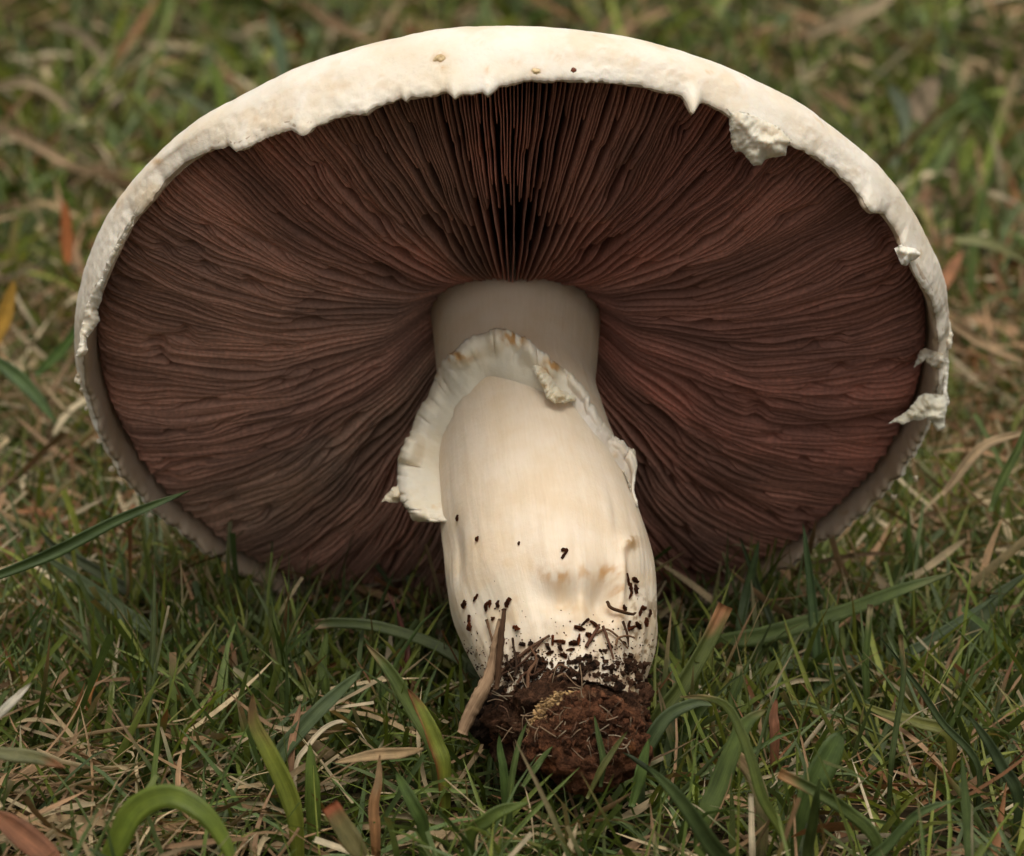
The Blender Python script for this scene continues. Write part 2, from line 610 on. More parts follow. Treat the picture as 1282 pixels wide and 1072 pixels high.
def gill_base(r):
    return np.interp(r, [0.010, 0.016, 0.022, 0.030, 0.045, 0.056, 0.065, 0.070, 0.0735], [-0.0135, -0.0122, -0.0108, -0.0100, -0.0092, -0.0080, -0.0062, -0.0045, -0.0034])


def gill_geometry(th0, r0, r1, k, thick, seed):
    r = r0 + (r1 - r0) * np.linspace(0, 1, k) ** 0.9
    a = np.cos(th0), np.sin(th0)
    rn = r * 110
    # long shared waves plus a little of its own
    env = smooth(0.017, 0.034, r)
    side = abs(math.cos(th0))
    lift = 0.0082 * ((1 - math.sin(th0)) / 2) ** 0.8 * smooth(0.018, 0.05, r)
    wave = (0.00025 + 0.0013 * side) * fbm(a[0] * 7.5 + 0 * r, a[1] * 7.5, rn * 0.42, seed=61, oct=3, gain=0.6)
    own = 0.00010 * vnoise(rn * 1.6, seed * 7.77, seed=63)
    curl = 0.0007 * side * vnoise(rn * 0.9, a[0] * 15, a[1] * 15, seed=66)
    # free edges sag with gravity on both flanks
    g = -AE[2] * -math.sin(th0) - AU[2] * math.cos(th0)
    droop = g * 0.0075 * smooth(0.016, 0.070, r)
    depth = gill_edge(r) - gill_base(r)
    sag = g * depth * 0.30 * smooth(0.018, 0.045, r)
    tang_b = (wave * 0.85) * env + droop
    tang_e = (wave + own + curl) * env + sag + droop
    jig = 0.00035 * vnoise(rn * 0.8, seed * 3.1, seed=67)
    sb, se = gill_base(r) - 0.0006, gill_edge(r) + lift + jig + 0.0005 * fbm(a[0] * 9 + 0 * r, a[1] * 9, rn * 0.4, seed=69, oct=2)
    se = se - 0.0042 * side ** 1.5 * smooth(0.024, 0.0145, r)
    se = se - 0.0015 * smooth(0.45, 0.75, vnoise(rn * 2.2, a[0] * 22, a[1] * 22, seed=73)) * smooth(0.02, 0.03, r)
    tip = smooth(0, 0.16, np.linspace(0, 1, k))
    if r0 > 0.02:
        se = sb + 0.0008 + (se - sb - 0.0008) * tip
    end = smooth(1.0, 0.95, np.linspace(0, 1, k))
    se = sb + (se - sb) * (0.75 + 0.25 * end)
    P = []
    for tg, s, w in ((tang_b, sb, 1.0), ((tang_b + tang_e) / 2 + 0.2 * (tang_e - tang_b), (sb + se) / 2, 0.85), (tang_e, se, 0.5)):
        for sg in (-1, 1):
            P.append(loc(r, th0 + (tg + sg * thick * w * 0.5) / r, s))
    P = np.array(P)[[0, 2, 4, 5, 3, 1]]          # 6 points round the section, open at the root
    V = P.transpose(1, 0, 2).reshape(-1, 3)
    fc = grid_faces(k, 6)
    base = np.array([0.335, 0.203, 0.160])
    v = 1 + 0.22 * math.sin(seed * 12.9) + 0.15 * vnoise(a[0] * 6, a[1] * 6, 3.3, seed=70)
    wine = 0.5 + 0.5 * math.cos(th0 - 0.5)          # one flank is darker and redder than the other
    red = np.array([1 + 0.10 * vnoise(a[0] * 4, a[1] * 4, 8.8, seed=71), 1.06 - 0.24 * wine, 1.06 - 0.22 * wine]) * (1.12 - 0.2 * wine)
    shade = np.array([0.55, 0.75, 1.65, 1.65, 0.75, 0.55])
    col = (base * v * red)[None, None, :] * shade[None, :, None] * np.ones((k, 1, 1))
    return V, fc, col.reshape(-1, 3)


def build_gills():
    n_full = 150
    k = 0
    for i in range(n_full):
        for kind in (0, 1):
            th = 2 * np.pi * (i + kind * 0.5 + random.uniform(-0.12, 0.12)) / n_full
            r0 = 0.0138 + random.uniform(0, 0.0008) if kind == 0 else random.uniform(0.025, 0.034)
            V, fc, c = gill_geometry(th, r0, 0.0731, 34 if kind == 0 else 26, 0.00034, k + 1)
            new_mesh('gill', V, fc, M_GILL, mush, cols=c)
            k += 1
    VV, FF, CC, off = [], [], [], 0
    for i in range(450):
        th = 2 * np.pi * ((i // 3) + (0.25, 0.62, 0.85)[i % 3] + random.uniform(-0.06, 0.06)) / 150
        V, fc, c = gill_geometry(th, random.uniform(0.028, 0.040) if i % 3 else random.uniform(0.042, 0.058), 0.0730, 22, 0.00032, 400 + i)
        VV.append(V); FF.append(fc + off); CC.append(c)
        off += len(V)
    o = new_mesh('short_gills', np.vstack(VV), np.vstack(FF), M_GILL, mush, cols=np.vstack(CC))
    tag(o, kind='stuff')


cap = build_cap()
inner_margin()
build_gills()

# --- stem -----------------------------------------------------------------
# measured: row of the axis, its column and half width in pixels
STEM_ROWS = np.array([(352, 645, 122), (372, 645, 113), (400, 646, 106), (450, 647, 101), (485, 647, 99), (520, 652, 104), (550, 657, 109), (580, 663, 115), (610, 669, 119), (640, 674, 123), (670, 680, 127), (700, 686, 129.5), (730, 690, 131),
                      (760, 693, 130), (785, 697, 125), (810, 701, 117), (835, 705, 108), (860, 708, 100), (885, 709, 96), (905, 709, 94)], float)
SV = []
for (py, pxc, hw) in STEM_ROWS:
    s = -0.008
    for _ in range(30):
        p = proj(ORI + AN * s)
        s += (py - p[1]) * 0.00014
    p = proj(ORI + AN * s)
    SV.append((s, (pxc - p[0]) / F * p[2], hw / F * p[2]))
SV = np.array(SV)
S0, S1 = -0.013, SV[-1, 0]


def stem_axis(s):
    return ORI + np.interp(s, SV[:, 0], SV[:, 1])[..., None] * AE + np.asarray(s, float)[..., None] * AN


def build_stem():
    nu, nv = 300, 260
    ph = np.linspace(0, 2 * np.pi, nu, endpoint=False)
    s = np.linspace(S0, S1, nv)
    # smooth the measured table
    rt = catmull(SV, 400)
    rr = np.interp(s, rt[:, 0], rt[:, 2])
    cx_ = np.interp(s, rt[:, 0], rt[:, 1])
    rr = np.where(s < SV[0, 0], SV[0, 2] + (SV[0, 0] - s) * 0.15, rr)
    P, S = np.meshgrid(ph, s, indexing='ij')
    R = np.repeat(rr[None], nu, 0)
    ca, sa = np.cos(P), np.sin(P)
    low = smooth(0.03, 0.06, S)
    R = R + 0.00012 * fbm(ca * 6, sa * 9, S * 60, seed=81, oct=3) * (0.4 + low)
    R = R + 0.0004 * low * vnoise(ca * 3, sa * 3, S * 110, seed=83)
    R = R + 0.00003 * vnoise(ca * 40, sa * 40, S * 35, seed=84)
    cen = ORI + cx_[None, :, None] * AE + S[..., None] * AN
    V = cen + (R * ca)[..., None] * AE + (R * sa)[..., None] * AU
    pix = proj(V)
    front = sa > -0.25
    # dents, a ridge between them and a shallow groove on the left
    def spot(x, y, rx, ry):
        return np.exp(-((pix[..., 0] - x) / rx) ** 2 - ((pix[..., 1] - y) / ry) ** 2) * front
    dent = 0.0034 * spot(703, 742, 25, 19) + 0.0028 * spot(756, 747, 17, 24) + 0.0008 * spot(570, 690, 10, 40) - 0.0012 * spot(777, 728, 6, 40) - 0.0008 * spot(728, 735, 8, 34)
    dent = dent - 0.0009 * spot(783, 680, 9, 9) + 0.0005 * spot(800, 735, 16, 20)
    V = V - (dent * ca)[..., None] * AE - (dent * sa)[..., None] * AU
    base = np.array([0.74, 0.63, 0.50])
    c = np.ones((nu, nv, 3)) * base
    warm = smooth(690, 760, pix[..., 1])[..., None]
    c = c * (1 - warm) + np.array([0.76, 0.67, 0.545]) * warm
    neck = smooth(495, 440, pix[..., 1])[..., None]
    c = c * (1 - neck) + np.array([0.71, 0.575, 0.445]) * neck
    def stain_or_shade(c, f, col):
        f = np.clip(f, 0, 1)[..., None]
        return c * (1 - f) + np.array(col) * f
    nz = fbm(pix[..., 0] / 9, pix[..., 1] / 9, seed=85, oct=4)
    nb = fbm(pix[..., 0] / 22, pix[..., 1] / 22, seed=86, oct=3)
    c = stain_or_shade(c, (spot(703, 718, 30, 10) + spot(758, 715, 22, 9) + spot(775, 750, 8, 28)) * 1.0 * smooth(-0.6, 0.5, nz), (0.55, 0.32, 0.14))
    c = stain_or_shade(c, (spot(786, 680, 14, 12)) * smooth(-0.2, 0.4, nz), (0.45, 0.28, 0.12))
    c = stain_or_shade(c, (spot(703, 742, 24, 20) + spot(756, 745, 18, 22)) * 0.5, (0.55, 0.46, 0.36))  # grey shade in the dents, painted into the skin colour
    c = stain_or_shade(c, 0.35 * smooth(0.1, 0.9, nb) * smooth(640, 720, pix[..., 1]), (0.72, 0.54, 0.33))
    # brown scurf over the foot
    foot = smooth(810, 870, pix[..., 1] + 25 * nb + 0.10 * (pix[..., 0] - 700))
    c = stain_or_shade(c, smooth(0.35, 0.6, nz - 0.55 + 0.75 * foot) * (pix[..., 1] > 800) * 0.8, (0.10, 0.055, 0.028))
    smear = smooth(748, 850, pix[..., 1] + 22 * nb) * smooth(-0.9, 0.7, fbm(pix[..., 0] / 14, pix[..., 1] / 22, seed=88, oct=4))
    c = stain_or_shade(c, 0.55 * smear, (0.34, 0.22, 0.13))
    rightfoot = smooth(770, 800, pix[..., 0]) * smooth(715, 780, pix[..., 1]) * front
    c = stain_or_shade(c, rightfoot * smooth(0.30, 0.5, fbm(pix[..., 0] / 4, pix[..., 1] / 6, seed=87, oct=3)) * 0.8, (0.20, 0.12, 0.05))
    uv = np.stack([P / (2 * np.pi), (S - S0) / (S1 - S0)], -1)
    o = new_mesh('stem', V.reshape(-1, 3), grid_faces(nu, nv, close_u=True), M_STEM, mush, cols=c.reshape(-1, 3), uvs=uv.reshape(-1, 2))
    return o, V, pix


stem, STEM_V, STEM_PIX = build_stem()
_nrm = np.cross(np.roll(STEM_V, -1, 0) - STEM_V, np.gradient(STEM_V, axis=1))
_cen = STEM_V.mean(0, keepdims=True)
_nrm = np.where((np.sum(_nrm * (STEM_V - _cen), -1) < 0)[..., None], -_nrm, _nrm)
_nrm /= np.linalg.norm(_nrm, axis=-1, keepdims=True)
_face = np.sum(_nrm * (CAM - STEM_V), -1) > 0


def stem_at(px, py):
    """front surface point of the stem under a pixel, with its normal and how far the pixel misses the stem"""
    d2 = (STEM_PIX[..., 0] - px) ** 2 + (STEM_PIX[..., 1] - py) ** 2
    d2 = np.where(_face, d2, 1e9)
    i = np.unravel_index(np.argmin(d2), d2.shape)
    return STEM_V[i], _nrm[i], STEM_PIX[i][2], math.sqrt(d2[i])


# --- ring -----------------------------------------------------------------
def build_ring():
    # (attached column, row, free-edge column, row, lift of the middle mm, lift of the free edge mm), right tail to left tail
    R = [(800, 640, 794, 632, 0.3, 0.6), (792, 612, 791, 606, 0.4, 0.8), (782, 598, 795, 568, 0.6, 0.4), (766, 575, 776, 553, 0.9, 1.2), (748, 553, 758, 530, 0.9, 1.2), (731, 530, 742, 505, 0.9, 1.3),
         (719, 508, 722, 478, 1.2, 1.8), (702, 498, 702, 462, 1.6, 2.6), (684, 492, 684, 446, 2.0, 4.2), (664, 484, 664, 430, 2.4, 5.2), (646, 478, 645, 418, 2.6, 5.6), (629, 474, 629, 411, 2.6, 5.8), (614, 470, 607, 417, 2.6, 5.6),
         (604, 474, 584, 429, 2.6, 5.2), (594, 486, 560, 446, 2.6, 4.6), (582, 504, 549, 464, 2.6, 4.0), (571, 520, 540, 486, 2.6, 3.4), (560, 536, 528, 510, 2.6, 2.8), (552, 553, 517, 532, 2.6, 2.2),
         (550, 572, 508, 552, 2.6, 1.8), (550, 590, 500, 572, 2.6, 1.4), (551, 606, 499, 594, 2.6, 1.0), (552, 622, 500, 614, 2.6, 0.6), (553, 638, 506, 634, 2.4, 0.4), (556, 650, 516, 648, 1.8, 0.2), (562, 652, 538, 652, 1.0, 0.0)]
    R = np.array(R, float)
    R[7:25, 4] *= 0.45
    nphi, nw = 300, 26
    Rf = catmull(R, nphi)
    V = np.zeros((nphi, nw, 3))
    pix = np.zeros((nphi, nw, 2))
    hits = [(stem_at(q[0], q[1]), stem_at(q[2], q[3])) for q in Rf]
    ker = np.hanning(27) / np.hanning(27).sum()
    def sm(a):
        a = np.asarray(a, float)
        a = a.reshape(len(a), -1)
        a = np.vstack([np.repeat(a[:1], 13, 0), a, np.repeat(a[-1:], 13, 0)])
        return np.stack([np.convolve(a[:, k], ker, 'valid') for k in range(a.shape[1])], -1)
    HA, HN, HB, HD = sm([h[0][0] for h in hits]), sm([h[0][1] for h in hits]), sm([h[1][0] for h in hits]), sm([h[1][2] for h in hits])[:, 0]
    for i in range(nphi):
        ax, ay, bx, by, lm, lb = Rf[i]
        t_ = i / nphi * 60
        wr = fbm(t_ * 0.6, 2.2, seed=91, oct=3, gain=0.65)
        nA = HN[i] / np.linalg.norm(HN[i])
        A = HA[i] - nA * 0.0006
        Bs, dB = HB[i], HD[i]
        ddir = (CAM - Bs) / np.linalg.norm(CAM - Bs)
        B = unproj(bx + 3.0 * wr, by + 3.0 * vnoise(t_ * 1.7, 5.5, seed=92) + 2.2 * vnoise(t_ * 4.5, 8.5, seed=98), dB - lb * 0.00128)
        mid = (A + B) / 2 + (ddir * 0.75 + nA * 0.45) * lm * 0.001
        for j in range(nw):
            f = j / (nw - 1)
            q = (1 - f) ** 2 * A + 2 * f * (1 - f) * (2 * mid - (A + B) / 2) + f * f * B
            # radial pleats, stronger towards the free edge, and a rolled hem
            pl = 0.00075 * fbm(t_ * 0.30, f * 1.3, seed=93, oct=2) * f ** 0.6 + 0.00013 * fbm(t_ * 0.9, f * 3.2, seed=94, oct=3) * (0.4 + 0.6 * f)
            hem = 0.0026 * smooth(0.38, 0.80, f) * smooth(1.12, 0.86, f) * (0.75 + 0.6 * vnoise(t_ * 0.55, 3.0, seed=95)) - 0.0010 * max(0.0, 1 - 7 * abs(float(vnoise(t_ * 0.42, f * 0.5, seed=97)))) * smooth(0.3, 0.7, f)
            q = q + ddir * (pl + hem) + UP * pl * 0.5
            V[i, j] = q
    pix = proj(V)[..., :2]
    c = np.ones((nphi, nw, 3)) * np.array([0.84, 0.745, 0.61])
    fj = np.linspace(0, 1, nw)[None, :]
    ii = np.repeat(np.arange(nphi)[:, None], nw, 1) / nphi * 60
    nz = fbm(ii * 1.2, fj * 6, seed=96, oct=3)
    def blot(x, y, rx, ry):
        return np.exp(-((pix[..., 0] - x) / rx) ** 2 - ((pix[..., 1] - y) / ry) ** 2)
    tan = 1.4 * blot(642, 424, 19, 10) + 1.4 * blot(571, 446, 20, 6) + 0.5 * blot(548, 470, 8, 5) + 1.3 * blot(694, 458, 15, 9) + 0.6 * blot(745, 553, 10, 8) + 0.5 * blot(690, 495, 9, 7) + 0.7 * blot(488, 625, 10, 7)
    tan = np.clip(tan * smooth(-0.7, 0.4, nz), 0, 1)[..., None]
    c = c * (1 - tan) + np.array([0.56, 0.32, 0.13]) * tan
    inner_shade = (0.35 * smooth(0.75, 0.3, fj) * smooth(730, 690, pix[..., 0]) * smooth(545, 490, pix[..., 1]))[..., None]  # shaded underside of the collar, painted in as a darker tone
    c = c * (1 - inner_shade) + np.array([0.74, 0.665, 0.52]) * inner_shade
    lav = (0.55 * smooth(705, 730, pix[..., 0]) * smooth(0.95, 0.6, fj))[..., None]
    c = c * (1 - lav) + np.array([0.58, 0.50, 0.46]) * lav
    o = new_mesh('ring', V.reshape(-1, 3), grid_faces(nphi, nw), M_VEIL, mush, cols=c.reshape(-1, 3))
    md = o.modifiers.new('thick', 'SOLIDIFY')
    md.thickness = 0.00045
    md.offset = 0
    return o


ring = build_ring()


# --- torn scraps of veil ----------------------------------------------------
def scrap(name, outline, depth, thick, rough, parent, col, mat=None, seed=0, bulge=0.0, tan=None, cell=2.2, grain=9.0):
    """ragged little sheet with body: traced outline at its own distance, lumpy on both faces"""
    P = np.array(outline, float)
    bm = bmesh.new()
    cen = P.mean(0)
    n = len(P)
    Q = []
    for i in range(n):
        a, b = P[i], P[(i + 1) % n]
        m = max(2, int(np.linalg.norm(b - a) / cell))
        for k in range(m):
            q = a + (b - a) * k / m
            q = q + 0.9 * cell * 0.5 * np.array([float(vnoise(q[0] * .35, q[1] * .35, seed=seed + 1)), float(vnoise(q[0] * .35, q[1] * .35, seed=seed + 2))])
            Q.append(q)
    Q = np.array(Q)
    vs = [bm.verts.new((q[0], q[1], 0)) for q in Q]
    f = bm.faces.new(vs)
    bmesh.ops.triangulate(bm, faces=[f])
    for _ in range(6):
        long_e = [e for e in bm.edges if e.calc_length() > cell * 1.7]
        if not long_e:
            break
        bmesh.ops.subdivide_edges(bm, edges=long_e, cuts=1)
        bmesh.ops.triangulate(bm, faces=bm.faces[:])
    bm.verts.ensure_lookup_table()
    co = np.array([v.co[:] for v in bm.verts])
    bm.faces.ensure_lookup_table()
    faces = [[v.index for v in fc.verts] for fc in bm.faces]
    bnd = np.array([v.is_boundary for v in bm.verts])
    bm.free()
    edge_d = np.array([np.min(np.hypot(Q[:, 0] - x, Q[:, 1] - y)) for x, y, _ in co])
    body = np.sqrt(np.clip(edge_d / (edge_d.max() + 1e-6), 0, 1))
    dep = np.array([depth(x, y) if callable(depth) else depth for x, y, _ in co])
    lump = fbm(co[:, 0] / grain, co[:, 1] / grain, seed=seed + 5, oct=3, gain=0.5) * rough
    W1 = np.array([unproj(x, y, d) for (x, y, _), d in zip(co, dep - bulge * body - thick * body - lump * (0.3 + 0.7 * body))])
    W2 = np.array([unproj(x, y, d) for (x, y, _), d in zip(co, dep - bulge * body + thick * 0.6 * body - lump * 0.6)])
    nv = len(co)
    V = np.vstack([W1, W2])
    FF = [f[::-1] for f in faces] + [[i + nv for i in f] for f in faces]
    # close along the outline
    m = len(Q)
    for i in range(m):
        j = (i + 1) % m
        if bnd[i] and bnd[j]:
            FF.append([i, j, j + nv, i + nv])
    c = np.ones((2 * nv, 3)) * np.array(col)
    if tan is not None:
        k = smooth(0.1, 0.6, fbm(co[:, 0] / 11, co[:, 1] / 11, seed=seed + 8, oct=3))
        k = np.tile(k, 2)[:, None] * tan[3]
        c = c * (1 - k) + np.array(tan[:3]) * k
    return new_mesh(name, V, FF, mat or M_VEIL, parent, cols=c)


def lip_depth(off=0.0):
    pts = proj(loc(LIP_R, TH, LIP_H + DS))
    def f(x, y):
        i = np.argmin((pts[:, 0] - x) ** 2 + (pts[:, 1] - y) ** 2)
        return pts[i, 2] + off
    return f


WHITE = (0.82, 0.76, 0.66)
ld = lip_depth(0.0)
lc = ld(950, 165)
scrap('veil_scrap', [(906, 132), (918, 138), (935, 141), (955, 150), (975, 160), (992, 175), (986, 184), (984, 195), (968, 197), (958, 200), (953, 207), (944, 208), (937, 200), (928, 190), (920, 190), (915, 180), (914, 165), (912, 150)],
      lambda x, y: lc - 0.0006 + 0.00004 * (y - 150), 0.0016, 0.0012, cap, (0.72, 0.68, 0.58), seed=101, bulge=0.0012, tan=(0.50, 0.38, 0.25, 0.4), grain=15.0)['label'] = 'thick torn lump of veil at the cap edge'
rd = ld(1175, 470)
scrap('veil_scrap', [(1111, 531), (1122, 523), (1134, 515), (1143, 506), (1150, 497), (1160, 492), (1166, 493), (1172, 499), (1182, 495), (1187, 505), (1184, 520), (1183, 536), (1174, 540), (1168, 530), (1160, 524), (1150, 527), (1140, 527), (1130, 532), (1122, 528)],
      lambda x, y: rd - 0.002 + 0.00006 * (x - 1150), 0.0006, 0.0010, cap, (0.66, 0.62, 0.51), seed=111, bulge=0.001)['label'] = 'pointed flap of pale torn veil'
scrap('veil_scrap', [(1120, 311), (1128, 306), (1136, 308), (1146, 312), (1153, 318), (1148, 325), (1140, 326), (1136, 333), (1128, 332), (1126, 322)], ld(1140, 320) - 0.001, 0.0010, 0.0012, cap, WHITE, seed=121, bulge=0.0008)
scrap('veil_scrap', [(1144, 461), (1148, 450), (1152, 439), (1160, 436), (1170, 440), (1181, 443), (1183, 455), (1178, 462), (1166, 459), (1158, 452)], ld(1170, 450) - 0.0015, 0.0008, 0.0012, cap, (0.68, 0.62, 0.52), seed=131, bulge=0.0006, tan=(0.5, 0.38, 0.24, 0.4))
scrap('torn_skin', [(1140, 312), (1152, 322), (1163, 332), (1172, 350), (1178, 372), (1184, 392), (1190, 405), (1193, 420), (1191, 436), (1184, 441), (1183, 430), (1178, 420), (1176, 405), (1170, 392), (1167, 375), (1166, 358), (1160, 345), (1150, 330)],
      lambda x, y: rd - 0.0015 + 0.00003 * (y - 380), 0.0010, 0.0009, cap, WHITE, seed=141, bulge=0.0005, grain=14.0)
scrap('torn_skin', [(1184, 440), (1188, 452), (1187, 470), (1186, 490), (1189, 505), (1184, 512), (1181, 495), (1181, 475), (1179, 455)], rd + 0.001, 0.0009, 0.0008, cap, WHITE, seed=146, grain=14.0)
ldl = ld(108, 400)
scrap('torn_skin', [(172, 258), (150, 298), (136, 322), (128, 345), (120, 356), (112, 372), (105, 392), (101, 412), (99, 430), (95, 446), (99, 450), (110, 440), (108, 425), (118, 412), (125, 402), (122, 388), (128, 375), (128, 362), (136, 340), (150, 312), (166, 282)],
      lambda x, y: ldl - 0.0018 + 0.00011 * (y - 400) * (y < 400), 0.0010, 0.0009, cap, WHITE, seed=151, bulge=0.0004, grain=16.0)
for (x, y, q, sd) in ((98, 474, 6, 1), (103, 488, 4, 2), (108, 512, 3, 3), (124, 552, 4, 4), (140, 588, 4, 5), (152, 604, 3, 6), (178, 640, 4, 7), (1178, 470, 5, 8), (1146, 600, 4, 9), (1120, 622, 4, 10), (188, 645, 4, 11)):
    a = np.linspace(0, 2 * np.pi, 8, endpoint=False)
    scrap('skin_scale', [(x + q * math.cos(t) * random.uniform(.6, 1.3), y + q * 1.1 * math.sin(t) * random.uniform(.6, 1.3)) for t in a], ld(x, y) + 0.0005, 0.0006, 0.0008, cap, (0.74, 0.64, 0.50), seed=160 + sd * 3, cell=1.6)
# little raised scales on top of the cap band
for (x, y, q, sd) in ((551, 74, 10, 1), (671, 89, 7, 4), (718, 88, 4, 11)):
    capP = proj(loc(0.0768 + 0 * TH, TH, LIP_H - 0.006))
    i = np.argmin((capP[:, 0] - x) ** 2 + (capP[:, 1] - y) ** 2)
    a = np.linspace(0, 2 * np.pi, 9, endpoint=False)
    scrap('skin_scale', [(x + q * math.cos(t) * random.uniform(.6, 1.2), y + q * 0.7 * math.sin(t) * random.uniform(.6, 1.2)) for t in a], capP[i, 2] - 0.0006 + 0.00005 * (y - capP[i, 1]) * -2, 0.0003, 0.0004, cap, (0.74, 0.55, 0.33) if sd < 11 else (0.12, 0.04, 0.03), seed=200 + sd * 3, cell=1.6)
sp = stem_at(500, 615)[2]
scrap('ring_tip', [(477, 629), (484, 620), (490, 612), (497, 607), (505, 610), (508, 620), (502, 628), (492, 630), (484, 628)], sp - 0.001, 0.0010, 0.0010, ring, (0.76, 0.64, 0.47), seed=231)
scrap('ring_fold', [(657, 428), (662, 426), (668, 436), (676, 448), (684, 462), (692, 476), (702, 488), (712, 492), (722, 496), (720, 502), (706, 505), (694, 505), (684, 498), (680, 486), (672, 472), (664, 456), (655, 442)],
      lambda x, y: stem_at(x, y)[2] - 0.0058 + 0.00004 * (y - 428), 0.0010, 0.0012, ring, (0.80, 0.72, 0.56), seed=241, bulge=0.0008, tan=(0.62, 0.42, 0.20, 0.5))
scrap('ring_scrap', [(782, 574), (788, 562), (794, 562), (796, 568), (791, 578), (789, 590), (792, 600), (790, 616), (786, 604), (780, 590)], lambda x, y: stem_at(x, y)[2] - 0.001, 0.0008, 0.0010, ring, (0.78, 0.69, 0.53), seed=251)


# --- soil on the foot -------------------------------------------------------
def lump_mesh(name, px, py, d, rx, ry, rz, amp, freq, seed, mat, parent, colfn=None, sub=5, squash=None):
    bm = bmesh.new()
    bmesh.ops.create_icosphere(bm, subdivisions=sub, radius=1.0)
    co = np.array([v.co[:] for v in bm.verts])
    faces = [[v.index for v in f.verts] for f in bm.faces]
    bm.free()
    q = 1 + amp * fbm(co[:, 0] * freq + seed, co[:, 1] * freq, co[:, 2] * freq, seed=seed, oct=5, gain=0.62)
    co2 = co * q[:, None]
    cen = unproj(px, py, d)
    V = cen + (co2[:, 0] * rx)[:, None] * RT + (co2[:, 1] * ry)[:, None] * UP - (co2[:, 2] * rz)[:, None] * FW
    c = np.ones((len(V), 3)) if colfn is None else colfn(proj(V), co)
    return new_mesh(name, V, faces, mat, parent, cols=c)


def clod_col(pix, co):
    nz = fbm(pix[:, 0] / 10, pix[:, 1] / 10, seed=301, oct=3)
    c = np.ones((len(pix), 3)) * np.array([2.5, 2.1, 1.85])
    return c * (0.9 + 0.4 * nz)[:, None]


def face_col(pix, co):
    nz = fbm(pix[:, 0] / 7, pix[:, 1] / 7, seed=305, oct=4)
    c = np.ones((len(pix), 3)) * np.array([4.2, 3.1, 2.5]) * (1 + 0.55 * nz)[:, None]
    # yellow crust along the upper left rim, a rusty spot low left
    a = np.hypot((pix[:, 0] - 738) / 72, (pix[:, 1] - 930) / 62)
    ang = np.arctan2(-(pix[:, 1] - 930), pix[:, 0] - 738)
    cr = np.exp(-((a - 0.93 + 0.05 * nz) / 0.085) ** 2) * smooth(1.15, 1.5, ang) * smooth(3.0, 2.6, ang) * smooth(-0.7, 0.0, nz)
    c = c * (1 - cr[:, None]) + np.array([9.0, 8.5, 7.5]) * cr[:, None]
    ru = np.exp(-((pix[:, 0] - 682) / 16) ** 2 - ((pix[:, 1] - 955) / 16) ** 2) * smooth(-0.4, 0.4, nz)
    c = c * (1 - ru[:, None]) + np.array([5.5, 3.2, 1.6]) * ru[:, None]
    ru = np.exp(-((pix[:, 0] - 788) / 12) ** 2 - ((pix[:, 1] - 932) / 14) ** 2) * smooth(-0.4, 0.4, nz)
    return c * (1 - ru[:, None]) + np.array([7, 4.8, 2.4]) * ru[:, None]


clod = lump_mesh('soil_clod', 708, 897, 0.4555, 0.0130, 0.0092, 0.0118, 0.17, 2.6, 311, M_SOIL, mush, clod_col, sub=6)
lump_mesh('soil_lump', 640, 896, 0.455, 0.0062, 0.0048, 0.006, 0.22, 3.2, 321, M_SOIL, clod, lambda p, c: np.ones((len(p), 3)) * 0.6, sub=5)
lump_mesh('root_ball', 738, 930, 0.4412, 0.0090, 0.0075, 0.0046, 0.12, 2.8, 331, M_SOIL, clod, face_col, sub=6)


